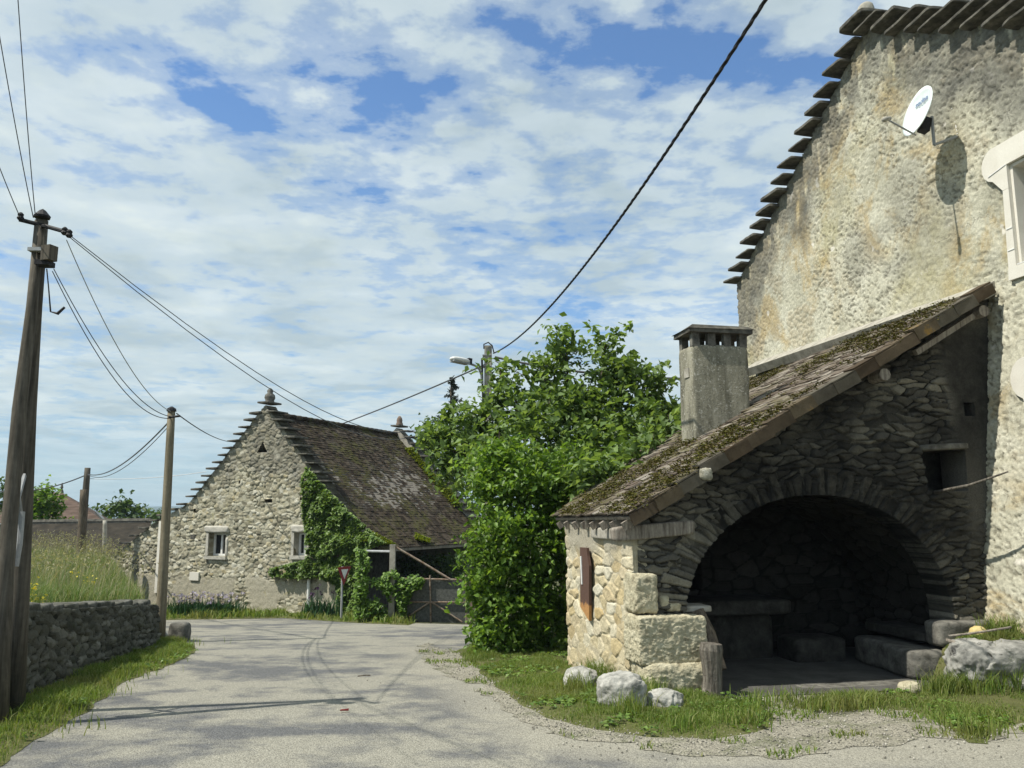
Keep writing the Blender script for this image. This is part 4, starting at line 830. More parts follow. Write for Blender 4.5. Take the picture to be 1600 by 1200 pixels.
for p, q_ in ((A_, B_2), (A_, lv), (lv, lm)):
    q = [p, p + LN, q_ + LN, q_]; mb.add([x - ez * .03 for x in q] + [x - ez * .12 for x in q], [(0, 1, 2, 3), (7, 6, 5, 4), (0, 4, 5, 1), (1, 5, 6, 2), (2, 6, 7, 3), (3, 7, 4, 0)])
mb.build('roof', m_wood, barn)
mb = MB(); sl_ = unit(A_ - B_2); rn = np.cross(sl_, br); rn *= np.sign(rn[2]); SL = np.linalg.norm(A_ - B_2); nr = 52
for i in range(nr):
    p0 = B_2 + sl_ * (SL * i / nr); x = -.05 + .1 * rng.random()
    sag = .06 * math.sin(math.pi * i / nr)
    while x < BL - .42:
        w = .16 + .04 * rng.random(); sg = .05 * (fbm(np.array([x * .5]), np.array([i * .06]), None, 7)[0] - .5)
        mb.box(p0 + br * (x + w / 2) + sl_ * (.09 + .02 * rng.random()) + rn * (.0 + .02 * rng.random() - sag * .6 + sg), (.26, w * .97, .016), unit(sl_ - rn * .08), rn); x += w
mb.build('roof_tiles', m_tile_barn, barn)
mb = MB()
for i in range(24): mb.tube([A_ + br * (i * .325) + ez * .03, A_ + br * (i * .325 + .36) + ez * .05], .10, 8)
mb.build('ridge_tiles', m_tile_barn, barn, True)
def bslab(w, z, L_, s_, seed, wid=.50, dep=.7):
    wid = min(wid, .45) * (.85 + .3 * rng.random()); V, F_ = rock_vf(bp(w + s_ * .07, z + .02 * rng.random(), L_), (wid, dep, .045 + .035 * rng.random()), X=bg_ * (s_ or 1) - ez * .04 + ez * .05 * (rng.random() - .5), seed=seed, sq=20, amp=.02, fr=4, n=8); mesh_obj('coping_slab', V, F_, m_slab, barn, True)
zs = np.arange(5.45, 2.5, -.235)
for i, z in enumerate(zs): bslab(float(np.interp(z, [2.45, 5.75], [-5.85, -2.63])), z, .2, -1, 200 + i)
for i, w_ in enumerate(np.arange(-6.1, -9.7, -.45)): bslab(w_, float(broof(w_)) + .02, .2, -1, 230 + i, .7)
zs = np.arange(5.45, 2.9, -.30)
for i, z in enumerate(zs): bslab(float(np.interp(z, [1.12, 5.75], [1.75, -2.63])), z, .2, 1, 250 + i, .66)
bslab(-2.63, 5.78, .2, 0, 270, .5); 
for i, z in enumerate(np.arange(5.42, 1.7, -.28)): bslab(float(np.interp(z, [1.12, 5.75], [1.75, -2.55])) + .1, z + .12, BL + .2, 1, 280 + i, .62)
bslab(-2.55, 5.78, BL + .25, 0, 299, .8)
mb = MB(); mb.lathe(bp(-2.63, 5.80, .2), [(.17, 0), (.16, .06), (.15, .10), (.19, .18), (.17, .28), (.09, .35), (.11, .42), (.08, .48), (.02, .53)], 12); mb.build('finial', m_dirtystone, barn, True)
mb = MB(); mb.lathe(bp(-2.55, 5.80, BL + .25), [(.16, 0), (.15, .1), (.12, .18), (.13, .24), (.11, .34), (.04, .44)], 12); mb.build('finial', mottled('reddish_stone', [(.14, .10, .08), (.25, .19, .15)], 6.), barn, True)
# windows
def bwin(w0, w1, z0, z1):
    f = MB(); cx = (w0 + w1) / 2
    for w_ in (w0 + .04, cx, w1 - .04): f.box(bp(w_, (z0 + z1) / 2, .22), (.075, .05, z1 - z0), bg_)
    for z_ in (z0 + .035, z1 - .035): f.box(bp(cx, z_, .222), (w1 - w0 - .02, .05, .07), bg_)
    fr = f.build('window', m_white, barn)
    MB().box(bp(cx, (z0 + z1) / 2, .245), (w1 - w0, .015, z1 - z0), bg_).build('pane', m_glass, fr)
    V, F_ = rock_vf(bp(cx - .02, z1 + .125, .06), (w1 - w0 + .30, .35, .25), X=bg_, seed=int(310 + cx * 7), sq=5, amp=.11, n=14, fr=4); mesh_obj('lintel', V, F_, m_olddress, fr, True)
    MB().box(bp(w0 - .055, (z0 + z1) / 2 + .02, .06), (.105, .25, z1 - z0 + .03), bg_, jit=.01).build('jamb', m_olddress, fr)
    V, F_ = rock_vf(bp(w1 + .055, (z0 + z1) / 2 - .05, .08), (.11, .25, z1 - z0 - .12), X=bg_, seed=int(330 + cx * 7), sq=7, amp=.07, n=9, fr=4); mesh_obj('jamb', V, F_, m_olddress, fr, True)
    MB().box(bp(cx, z0 - .06, .05), (w1 - w0 + .22, .32, .11), bg_, jit=.02).build('sill', m_olddress, fr)
bwin(-4.83, -4.08, .58, 1.36); bwin(-1.12, -.62, .66, 1.40)
MB().box(bp(-5.38, -.12, -.05), (.42, .06, .28), bg_, jit=.01).build('stone_plaque', m_dressed, barn)
MB().tube([bp(-.40, -.06, -.13), bp(-.37, -1.1, -.13)], .055, 10).build('downpipe', m_white, barn)
MB().box(bp(-7.15, .5, -.06), (.13, .05, 2.5), bg_, jit=.01).build('pale_strip', m_dressed, barn)
MB().tube([bp(-6.95, 1.95, -.06), bp(-6.9, 2.0, -.07)], .02, 6).build('hook', m_metal, barn)

# gate and its post in front of the barn yard
gY = 23.2
def gp_(u, v, dy=0.): return at(u, v, gY + dy)
gpost = thing('yard_post', gp_(612, 971), 'tall white concrete post with rail and slanting stay beside the yard gate', 'post')
MB().box((gp_(613, 851) + gp_(612, 971)) / 2, (.15, .15, np.linalg.norm(gp_(613, 851) - gp_(612, 971))), (1, 0, 0)).build('shaft', m_concrete, gpost)
MB().tube([gp_(568, 861, .4), gp_(611, 862)], .035, 8).build('rail', m_metal, gpost)
MB().tube([gp_(617, 854), gp_(660, 879, .0), gp_(703, 905)], .03, 8).build('stay', m_rust, gpost)
gate = thing('yard_gate', gp_(675, 976), 'rusty tube framed mesh gate with diagonal braces in front of the barn yard', 'gate')
mb = MB()
for a, b_ in (((628, 904), (729, 906)), ((628, 940), (729, 941.5)), ((628, 974), (729, 977)), ((672, 899), (673, 977)), ((728, 899), (729, 977)), ((629, 903), (628, 974)), ((671, 941), (632, 967)), ((675, 941), (722, 972))): mb.tube([gp_(*a), gp_(*b_)], .024, 8)
mb.build('frame', m_rust, gate)
s = NT('dense_mesh'); f = s.noise(18, 4, .7); s.bump(s.noise(40, 3), .5, .01); m_mesh = s.done(s.ramp(f, [(.3, (.05, .055, .05)), (.7, (.13, .135, .125))]), .8, .3)
a, b_, c_, dd_ = gp_(629, 905, .04), gp_(728, 907, .04), gp_(729, 974, .04), gp_(629, 972, .04); MB().add([a, b_, c_, dd_] + [x + np.array([0, .02, 0]) for x in (a, b_, c_, dd_)], [(0, 1, 2, 3), (7, 6, 5, 4), (0, 4, 5, 1), (1, 5, 6, 2), (2, 6, 7, 3), (3, 7, 4, 0)]).build('mesh_panel', m_mesh, gate)
o = MB().box(at(735, 940, 23.3) + np.array([.05, 0, 0]), (.16, .16, 1.5), (1, 0, 0)).build('gate_post', m_rust); tag(o, 'rusty steel post hung with the right end of the yard gate', 'post')

# yield sign
ys_ = G(533, 970); sign = thing('yield_sign', ys_, 'red and white triangular give way sign on a thin grey post', 'road sign')
topc = at(536, 895, ys_[1]); hgt = topc[2] - ys_[2]
MB().tube([ys_ - ez * .1 , np.array([topc[0] - .02, ys_[1], topc[2] + .18])], .03, 8).build('post', m_metal, sign)
sn = unit(np.array([.88, -.47, 0])); sx = unit(np.array([.47, .88, 0])); sc_ = topc + sn * .05
def trip(h): return [(-h * .577, h / 3), (h * .577, h / 3), (0, -h * 2 / 3)]
MB().prism(trip(.50), sc_, sx, ez, -sn, .02).build('plate', mottled('sign_red', [(.24, .025, .03), (.30, .035, .04)], 3., ro=.4, bump=.02), sign)
MB().prism(trip(.27), sc_ + sn * .004 + ez * .01, sx, ez, sn, .004).build('white_field', m_white, sign)

# ================================================================== FOLIAGE
# creeper hedge beside the oven
def blob(u, v, Y, rp_, depth=1.): p = at(u, v, Y); r_ = rp_ / FPX * np.linalg.norm(p - EYEP); return (p, np.array([r_, r_ * depth, r_]))
hedge = thing('creeper_hedge', G(800, 1016), 'tall bright green column of creeper standing on the verge left of the oven', 'creeper')
hb = [blob(*q) for q in [(772, 770, 13.6, 38), (800, 745, 13.7, 60), (850, 760, 13.9, 58), (900, 745, 14.2, 50), (768, 722, 13.8, 32), (764, 830, 13.5, 30), (790, 830, 13.4, 58), (850, 850, 13.7, 52), (760, 880, 13.5, 26), (772, 890, 13.5, 36), (810, 905, 13.4, 58), (855, 920, 13.7, 46), (758, 935, 13.5, 26), (790, 960, 13.4, 48), (840, 975, 13.6, 44), (752, 985, 13.5, 20), (765, 1000, 13.4, 22), (815, 1000, 13.4, 30), (748, 910, 13.5, 14), (890, 800, 14.1, 46), (880, 880, 14., 34), (875, 960, 14., 30)]]
P_ = np.concatenate([crown_points(hb, 105, 30, .11), shoot_points(hb, 10, .34, .045, -.25)]); P_ = P_[P_[:, 2] > prof(P_[:, 1]) + .02]
leaves('foliage', P_, .07 + .075 * rng.random(len(P_)) ** 1.5, m_leaf_ivy, hedge, up=.3, droop=.7)
stems = MB()
for u in (770, 800, 830, 850): stems.tube([G(u, 1010) + np.array([0, .6, -.1]), at(u + 6, 900, 13.9), at(u - 4, 770, 13.9)], [.05, .045, .03], 7)
stems.build('stems', m_bark, hedge)
# tree behind
tree = thing('leafy_tree', at(880, 1005, 16.5), 'broad leafy green tree with upright shoots rising behind the creeper hedge', 'tree')
tb = [blob(*q) for q in [(884, 530, 16.5, 13), (880, 556, 16.5, 20), (866, 598, 16.5, 40), (848, 575, 16.5, 12), (946, 548, 16.3, 12), (952, 572, 16.3, 18), (975, 605, 16.3, 42), (1008, 628, 16.2, 32), (985, 582, 16.2, 18), (1026, 605, 16.2, 15), (1040, 650, 16.2, 18), (782, 588, 16.8, 14), (790, 612, 16.8, 20), (815, 645, 16.6, 42), (770, 662, 16.8, 42), (735, 676, 16.8, 40), (705, 678, 17., 30), (688, 700, 17., 30), (720, 720, 17., 45), (745, 745, 16.5, 40), (860, 650, 16.3, 65), (920, 655, 16.2, 62), (900, 710, 15.8, 75), (960, 690, 15.8, 62), (1010, 685, 15.8, 42), (820, 700, 16, 68), (780, 720, 15.5, 50), (678, 694, 17., 20), (930, 620, 16.3, 38), (1045, 685, 15.8, 22), (940, 745, 14.8, 48), (980, 735, 14.8, 36), (880, 765, 14.6, 55), (1020, 715, 15.2, 28), (915, 765, 13.2, 30), (950, 742, 13.3, 30), (985, 720, 13.6, 26), (1022, 698, 13.9, 22), (1045, 668, 14.5, 22)]]
P_ = np.concatenate([crown_points(tb, 44, 26, .15), shoot_points(tb, 4, .75, .07, .9, .06)]); leaves('crown', P_, .10 + .13 * rng.random(len(P_)) ** 1.4, m_leaf_tree, tree, up=.35, droop=.6)
mb = MB(); base = at(880, 1005, 16.5); base[2] = prof(16.5) - .1; fork = at(880, 800, 16.5); mb.tube([base, base * .5 + fork * .5 + np.array([.1, 0, 0]), fork], [.2, .16, .13], 9); mb.build('trunk', m_bark, tree)
mb = MB()
for c, r_ in tb[::1]:
    m_ = fork * .45 + np.array(c) * .55 + rng.normal(size=3) * .12 + ez * .1; mb.tube([fork, m_, np.array(c), np.array(c) + ez * r_[2] * .9], [.06, .035, .02, .008], 6)
mb.build('limbs', m_bark, tree)
# woods behind, spruce
def simple_tree(name, blobs, base, label, per, nl, sp, size, mat, group=None, trunk=.16, cat='tree'):
    t = thing(name, base, label, cat, group); P = crown_points(blobs, per, nl, sp); leaves('crown', P, size * (.7 + .6 * rng.random(len(P))), mat, t, up=.4, droop=.4)
    c = np.mean([b[0] for b in blobs], 0); MB().tube([np.array(base) - ez * .2, (np.array(base) + c) / 2, c], [trunk, trunk * .8, trunk * .4], 8).build('trunk', m_bark, t); return t
def gb(u, Y): p = at(u, 900, Y); p[2] = prof(Y); return p
simple_tree('shade_tree', [blob(*q) for q in [(690, 720, 38, 34), (668, 690, 38, 20), (700, 760, 38, 40), (720, 800, 38, 40), (685, 672, 38, 16), (655, 715, 38, 16)]], gb(710, 38), 'dark green tree in the gap between the barn roof and the leafy tree', 8, 40, .35, .28, m_leaf_dark)
simple_tree('distant_tree', [blob(*q) for q in [(1040, 660, 38, 30), (1075, 650, 38, 30), (1000, 680, 38, 40)]], gb(1040, 38), 'far round tree showing between the leafy tree and the chimney', 5, 34, .4, .32, m_leaf_dark)
spruce = thing('spruce_tree', gb(704, 46), 'dark spruce tip rising beyond the leafy tree left of the street lamp', 'tree')
tip, bs = at(705, 592, 46), gb(704, 46); MB().tube([bs, (bs + tip) / 2, tip], [.3, .2, .03], 8).build('trunk', m_bark, spruce); P_ = []
Hs = tip[2] - bs[2]
for i in range(52):
    f = (i / 52) ** 1.1; z = tip[2] - f * Hs * .72; Rr = .12 + f * 2.9; a = rng.random() * 6.28; k = 60; q = np.linspace(0, 1, k)[:, None]
    P_.append(np.array([bs[0], bs[1], z]) + q * Rr * np.array([math.cos(a), math.sin(a), -.3]) + q ** 2 * ez * Rr * .3 + rng.normal(size=(k, 3)) * .05)
P_ = np.concatenate(P_); leaves('crown', P_, .15 + .1 * rng.random(len(P_)), m_needle, spruce, up=.2, wid=.3)
simple_tree('garden_tree', [blob(*q) for q in [(62, 795, 40, 26), (82, 802, 40, 14), (70, 772, 40, 12), (50, 800, 40, 20), (50, 775, 40, 18), (80, 785, 40, 14)]], np.array([at(65, 850, 40)[0], 40, -1.]), 'light green garden tree beside the twin wooden pole in the meadow', 10, 44, .3, .24, m_leaf_ivy)
simple_tree('roadside_tree', [blob(*q) for q in [(-8, 790, 42, 30), (2, 765, 42, 16)]], np.array([at(-8, 850, 42)[0], 42, -1.]), 'green tree cut off at the far left beyond the twin pole', 8, 40, .3, .26, m_leaf_dark)
simple_tree('round_bush', [blob(*q) for q in [(185, 805, 58, 20), (205, 800, 58, 18), (165, 808, 58, 13), (195, 796, 58, 14), (222, 810, 58, 8)]], np.array([at(190, 830, 58)[0], 58, .0]), 'rounded pale green tree beyond the dark shed roof', 5, 34, .4, .38, m_leaf_dark)
for u, rr_, lab in ((250, 8, 'tiny dark tree on the skyline left of the barn roof steps'),):
    simple_tree('skyline_tree', [blob(u, 805, 70, rr_), blob(u - 6, 812, 70, 6)], np.array([at(u, 830, 70)[0], 70, -.5]), lab, 4, 30, .4, .4, m_leaf_dark)

# ivy on the barn
def poly_pts(poly, n):
    P = np.array(poly, float); lo, hi = P.min(0), P.max(0); out = np.zeros((0, 2))
    while len(out) < n:
        q = lo + (hi - lo) * rng.random((n * 2, 2)); out = np.concatenate([out, q[inpoly(q[:, 0], q[:, 1], poly)]])
    return out[:n]
ivy = thing('barn_ivy', bp(.6, -.9), 'thick green ivy climbing the right half of the barn gable', 'ivy')
poly = [(480, 730), (500, 748), (522, 775), (548, 800), (580, 830), (604, 848), (580, 858), (568, 880), (574, 925), (580, 965), (535, 968), (528, 915), (505, 902), (470, 904), (425, 899), (428, 888), (462, 880), (483, 874), (485, 835), (474, 815), (478, 785), (476, 755)]
q = poly_pts(poly, 19000); keepd = fbm(q[:, 0] / 7., q[:, 1] / 7., None, 66, 4); q = q[keepd > .36 + .05 * rng.random(len(q))]
P_ = np.array([onplane(u, v, bp(0, 0, -.08), br) for u, v in q]); bul = fbm(q[:, 0] / 16., q[:, 1] / 16., None, 67, 3); P_ = P_ - br * (bul * .38 * rng.random(len(q)) ** .5)[:, None]
leaves('foliage', P_, .09 + .12 * rng.random(len(P_)) ** 1.5, m_leaf_barn, ivy, outward=np.broadcast_to(-br * .8 + ez * .3, P_.shape), droop=.5)
mb = MB()
for u, v0, u2, v2 in ((540, 968, 520, 800), (500, 905, 495, 800), (556, 960, 560, 850)): mb.tube([onplane(u, v0, bp(0, 0, -.1), br), onplane(u2, v2, bp(0, 0, -.1), br)], [.05, .02], 6)
mb.build('stems', m_bark, ivy)
# ivy along the far parapet and on the eaves
ivy2 = thing('parapet_ivy', bp(0, 3, BL), 'yellow green ivy running down the far parapet of the barn roof', 'ivy')
q = poly_pts([(634, 700), (648, 700), (672, 735), (705, 765), (722, 790), (712, 792), (690, 775), (660, 740)], 3200); P_ = np.array([onplane(u, v, bp(0, 0, BL - .1), br) for u, v in q]) - br * (.25 * rng.random((len(q), 1)))
leaves('foliage', P_, .13 + .07 * rng.random(len(P_)), m_leaf_yellow, ivy2, up=.5)
ivy3 = thing('eaves_ivy', rp(1.7, 4), 'small tufts of yellow green ivy hanging on the barn eaves', 'ivy')
pl_ = [B_2, rn]; q = np.concatenate([poly_pts([(648, 832), (672, 842), (670, 848), (650, 842)], 300), poly_pts([(575, 828), (600, 840), (618, 850), (585, 850), (570, 845)], 800)]); P_ = np.array([onplane(u, v, B_2 + rn * .1, rn) for u, v in q])
leaves('foliage', P_, .10 + .07 * rng.random(len(P_)), m_leaf_yellow, ivy3, up=.5)
ivy4 = thing('gate_ivy', gp_(620, 972), 'leafy creeper draped over the left end of the yard gate and its post', 'creeper')
q = np.concatenate([poly_pts([(562, 902), (590, 905), (606, 895), (614, 888), (622, 899), (645, 901), (662, 905), (659, 918), (645, 922), (636, 945), (631, 968), (623, 968), (621, 940), (608, 938), (598, 920), (575, 915)], 2700), poly_pts([(560, 942), (585, 935), (600, 945), (606, 968), (560, 966)], 1100), poly_pts([(556, 858), (574, 862), (580, 905), (568, 940), (574, 966), (556, 966)], 1700)]); k_ = fbm(q[:, 0] / 6., q[:, 1] / 6., None, 69, 4); q = q[k_ > .44]
P_ = np.array([gp_(u, v, -.12) for u, v in q]) + rng.normal(size=(len(q), 3)) * np.array([.03, .12, .03]); leaves('foliage', P_, .085 + .06 * rng.random(len(P_)), m_leaf_ivy, ivy4, outward=np.broadcast_to(np.array([-.3, -.8, .4]), P_.shape), droop=.5)
# yard undergrowth in the dark recess
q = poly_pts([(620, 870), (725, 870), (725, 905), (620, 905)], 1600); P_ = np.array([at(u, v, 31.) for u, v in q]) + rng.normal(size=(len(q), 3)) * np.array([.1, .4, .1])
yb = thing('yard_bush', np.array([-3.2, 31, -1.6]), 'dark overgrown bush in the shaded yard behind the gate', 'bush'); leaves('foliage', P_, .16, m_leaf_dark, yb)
# irises
def iris_bed(name, pts, label, petal, hgt=.55, nper=26, flowers=True, fl=6):
    t = thing(name, pts[0], label, 'flowers'); B = []
    for p in pts: B.append(p + rng.normal(size=(nper, 3)) * np.array([.13, .10, 0]))
    B = np.concatenate(B); V, F_ = blades_vf(B, hgt * (.6 + .5 * rng.random(len(B))), .045, .28); mesh_obj('leaf_blades', V, F_, m_iris, t)
    if flowers:
        fp = np.concatenate([p + rng.normal(size=(fl, 3)) * np.array([.16, .12, .08]) + ez * (hgt * 1.2) for p in pts]); q = np.concatenate([f + rng.normal(size=(7, 3)) * .035 for f in fp]); leaves('blossoms', q, .085, petal, t, up=0.1, wid=.9)
        mb = MB()
        for f in fp: mb.tube([f - ez * hgt * 1.1, f], .008, 4)
        fs_ = mb.build('flower_stalks', m_iris, t); fs_['kind'] = 'stuff'
    return t
pts = []
for u in np.arange(262, 352, 3.): pts.append(G(u, 967 - rng.random() * 2 - max(0, (290 - u)) * .02) + np.array([rng.normal() * .1, .35 + rng.random() * .5, 0]))
iris_bed('iris_bed', pts, 'bed of purple irises with dark green blades along the barn wall', m_petal, .46, 34, True, 2)
iris_bed('iris_clump', [G(u, 968) + np.array([0, .5, 0]) for u in (478, 488, 497, 506, 515)], 'small clump of dark purple irises beside the white downpipe', m_petald, .62, 26, True, 1)

# grass
def scatter(poly, dens):
    P = np.array(poly); lo, hi = P.min(0), P.max(0); n = int((hi - lo).prod() * dens); q = lo + (hi - lo) * rng.random((n, 2)); return q[inpoly(q[:, 0], q[:, 1], poly)]
def turf(poly, dens, h, w, thr=.38, seed=0, fr=2.):
    q = scatter(poly, dens); f = fbm(q[:, 0] * fr, q[:, 1] * fr, None, seed + 500, 3); q = q[(f > thr - .12 + .24 * rng.random(len(q))) & (polydist(q[:, 0], q[:, 1], np.concatenate([poly, poly[:1]])) > .35 * rng.random(len(q)) ** 1.5 - .02)]; f = fbm(q[:, 0] * fr, q[:, 1] * fr, None, seed + 500, 3)
    P = np.concatenate([q, ztaper(poly)(q[:, 0], q[:, 1])[:, None] - .005], 1); return blades_vf(P, h * (.45 + .9 * rng.random(len(q))) * (.6 + .9 * sstep(.4, .65, f)), w, .45)
def merge(parts):
    V = []; F = []; n = 0
    for v, f in parts: V.append(v); F.append(f + n); n += len(v)
    return np.concatenate(V), np.concatenate(F)
parts = [turf(verge1, 5200, .045, .006, .38, 1), turf(verge2, 4600, .06, .007, .36, 2), turf(verge3, 3600, .07, .008, .25, 3), turf(verge4, 260, .16, .03, .3, 4)]
# taller tufts
def tuft(pts, n, h, w, sp): P = np.concatenate([np.array(p) + rng.normal(size=(n, 3)) * np.array([sp, sp, 0]) for p in pts]); P[:, 2] = zverge(P[:, 0], P[:, 1]) - .02; return blades_vf(P, h * (.5 + .7 * rng.random(len(P))), w, .35)
parts.append(tuft([G(u, v) for u, v in [(940, 1055), (955, 1065), (930, 1062), (1000, 1100), (1012, 1090), (985, 1120), (900, 1085)]], 190, .22, .009, .10))
parts.append(tuft([G(u, v) for u, v in [(1185, 1105), (1180, 1125), (1240, 1100), (1320, 1110), (1160, 1135), (1350, 1105), (1290, 1112), (1070, 1140), (1530, 1150)]], 120, .16, .011, .10))
parts.append(tuft([np.array([4.55 + .12 * i, 9.3 + .03 * (i % 3), 0]) for i in range(16)], 150, .26, .009, .10))
parts.append(tuft([np.array([5.6 + .12 * i, 9.98, 0]) for i in range(9)], 110, .26, .012, .09))
parts.append(tuft([G(u, v) for u, v in [(60, 1120), (120, 1090), (180, 1060), (230, 1035), (270, 1010), (30, 1150)]], 160, .13, .009, .25))
V, F_ = merge(parts); tag(mesh_obj('verge_grass', V, F_, m_grass), 'short green grass on the verges along the road', 'grass', None, 'stuff')
# clover, dandelion and plantain rosettes low in the turf
wq = []
for vv, dn, sd in ((verge1, 55, 1), (verge2, 45, 2), (verge3, 30, 3)):
    q = scatter(vv, dn); f = fbm(q[:, 0] * 1.7, q[:, 1] * 1.7, None, 640 + sd, 3); q = q[f > .48]; wq.append(np.concatenate([q, zverge(q[:, 0], q[:, 1])[:, None]], 1))
wq = np.concatenate(wq); P = np.repeat(wq, 9, 0) + rng.normal(size=(len(wq) * 9, 3)) * np.array([.035, .035, .012]) + ez * .02
tag(leaves('broadleaf_weeds', P, .03 + .04 * rng.random(len(P)), m_leaf_barn, None, up=1.2, droop=.0, wid=.7), 'low clover and dandelion leaves growing in the verges', 'weeds', None, 'stuff')
# weeds on the gravel
q = scatter(gpf, 700); f = fbm(q[:, 0] * 2.2, q[:, 1] * 2.2, None, 333, 3); q = q[f > .55]; P = np.concatenate([q, prof(q[:, 1])[:, None]], 1); V, F_ = blades_vf(P, .03 + .04 * rng.random(len(q)), .012, .6); tag(mesh_obj('gravel_weeds', V, F_, m_grass), 'sparse low weeds growing through the gravel', 'weeds', None, 'stuff')
# loose pebbles
q = np.concatenate([scatter(gpf, 330), scatter(frac_edge(gpoly([(560, 1060), (800, 1120), (900, 1190), (1600, 1190), (1600, 1140), (1250, 1130), (850, 1125)]), .3), 130)]); r_ = .004 + .010 * rng.random(len(q)) ** 3; oc = np.array([(1, 0, 0), (0, 1, 0), (-1, 0, 0), (0, -1, 0), (0, 0, 1), (0, 0, -.5)])
Vv = (oc[None] * (r_[:, None, None] * (.7 + .6 * rng.random((len(q), 6, 1)))) + np.concatenate([q, prof(q[:, 1])[:, None] + .008], 1)[:, None]).reshape(-1, 3); fo = np.array([(0, 1, 4), (1, 2, 4), (2, 3, 4), (3, 0, 4), (1, 0, 5), (2, 1, 5), (3, 2, 5), (0, 3, 5)])
F_ = (fo[None] + np.arange(len(q))[:, None, None] * 6).reshape(-1, 3); s = NT('pebble'); tag(mesh_obj('pebbles', Vv, F_, s.done(s.ramp(s.island(), [(0, (.13, .12, .10)), (.6, (.28, .265, .225)), (1, (.42, .40, .35))]), .9, .2)), 'loose pale pebbles along the edge of the road', 'gravel', None, 'stuff')
# meadow grass
mp_ = [(-5.75, 8.2), (-6.55, 15.2), (-13.6, 28.5), (-17, 33), (-26, 33), (-14, 16), (-8.5, 8.)]
q = scatter(mp_, 260); P = np.concatenate([q, zmead(q[:, 0], q[:, 1])[:, None] - .05], 1); V1 = blades_vf(P, .14 + .28 * rng.random(len(q)), .008, .35, (.1, 0))
q2 = scatter([(-5.7, 8.2), (-6.5, 15.1), (-10, 20), (-9.5, 8.2)], 520); P2 = np.concatenate([q2, zmead(q2[:, 0], q2[:, 1])[:, None] - .05], 1); V2 = blades_vf(P2, .15 + .32 * rng.random(len(q2)), .009, .4)
V, F_ = merge([V1, V2]); tag(mesh_obj('meadow_grass', V, F_, m_meadow), 'tall seeding grass on the bank above the retaining wall', 'grass', None, 'stuff')
q = scatter(mp_, 17); f = fbm(q[:, 0] * .5, q[:, 1] * .5, None, 91, 3); q = q[f > .42]; P = np.concatenate([q, zmead(q[:, 0], q[:, 1])[:, None] - .02], 1); V, F_ = blades_vf(P, .5 + .4 * rng.random(len(q)), .012, .22, (.12, 0))
m_stalk = leaf_mat('seed_stalk', [(.20, .21, .12), (.30, .29, .19), (.42, .39, .29)], .3, .8, .1); hd = P + np.stack([rng.normal(size=len(q)) * .1 + .08, rng.normal(size=len(q)) * .08, .55 + .3 * rng.random(len(q))], 1); Vh, Fh = leaf_vf(np.repeat(hd, 3, 0) + rng.normal(size=(len(q) * 3, 3)) * np.array([.03, .03, .06]), .07, up=0, droop=-.6, wid=.3); V, F_ = merge([(V, F_), (Vh, Fh)])
tag(mesh_obj('seeding_stalks', V, F_, m_stalk), 'pale wispy seed heads standing above the meadow grass', 'grass', None, 'stuff')
fl = []
for u, v, Y in [(42, 912, 11.), (50, 918, 11.), (36, 930, 11.), (48, 926, 11), (150, 912, 17), (140, 910, 17), (146, 916, 17), (135, 914, 17), (152, 918, 17), (115, 896, 17), (58, 935, 11)]:
    c = at(u, v, Y); fl.append(c + rng.normal(size=(12, 3)) * .05)
fl = np.concatenate(fl); leaves('x', fl, .045, m_yellow, None, up=.5, wid=.9); o = bpy.data.objects['x']; o.name = 'meadow_flowers'; tag(o, 'yellow wild flowers scattered in the meadow grass', 'flowers', None, 'stuff')

# ================================================================== LEFT SIDE: retaining wall, poles, far houses
rw = thing('retaining_wall', (-5.2, 9, 0), 'low dark dry stone retaining wall along the left edge of the road', 'wall')
wl = np.array([(-4.55, 3.0), (-5.06, 8.9), (-6.03, 14.75)]); sg = np.concatenate([[0], np.cumsum(np.linalg.norm(np.diff(wl, axis=0), axis=1))])
def rwpos(u, v):
    x = np.interp(u, sg, wl[:, 0]); y = np.interp(u, sg, wl[:, 1]); zb = prof(y) - .1; zt = np.interp(y, [3, 9, 14.9], [1.0, .92, .40]) + .05 * (fbm(u * 3, u * 0, None, 7) - .5); return np.stack([x - v * .12, y, zb + v * (zt - zb)], -1)
def h_rw(u, v):
    z = v * 1.1; e1, i1, du, dv = voro(u + .12 * fbm(u * 4, z * 4, None, 4), z + .08 * fbm(u * 3 + 7, z * 3, None, 8), .23, .105, 401, 1.); st = sstep(.02, .2, e1 + .1 * (fbm(u * 18, z * 18, None, 9, 3) - .5)); tl = (np.mod(i1 * 37.3, 1) - .5) * du + (np.mod(i1 * 91.7, 1) - .5) * dv
    return st * (.018 + .032 * np.mod(i1 * 17, 1)) + .035 * tl * st + .03 * (fbm(u * 10, z * 10, None, 11, 4) - .5), {'cell': i1, 'edge': st, 'tone': np.clip(.4 * fbm(u * 2, z * 2, None, 6) - .1, 0, 1)}
m_rw = stone_mat('dry_stone', [(.04, .04, .031), (.12, .116, .094), (.07, .068, .054), (.20, .195, .165)], (.013, .013, .010), None, (.025, .032, .014), 8., .7, .02, ((.07, .09, .03), .5))
sheet('stone_face', rw, np.arange(0, sg[-1], .03), np.linspace(0, 1, 42), rwpos, unit(np.array([.99, .13, 0])), lambda u, v: u > -1, h_rw, m_rw, .5)
m_sootst2 = mottled('mossy_stone', [(.03, .034, .022), (.09, .088, .072), (.21, .205, .18)], 6., bump=.8, bd=.02)
for i, u in enumerate(np.arange(2.2, sg[-1], .42)):
    p = rwpos(np.array(u), np.array(1.0)); rock('cap_stone', p + np.array([-.18, .0, -.0]), (.30 + .22 * rng.random(), .3 + .08 * rng.random(), .07 + .09 * rng.random()), m_sootst2, rw, X=(-.15 + .3 * (rng.random() - .5), 1, .1 * (rng.random() - .5)), seed=420 + i, sq=6, amp=.08, n=9)
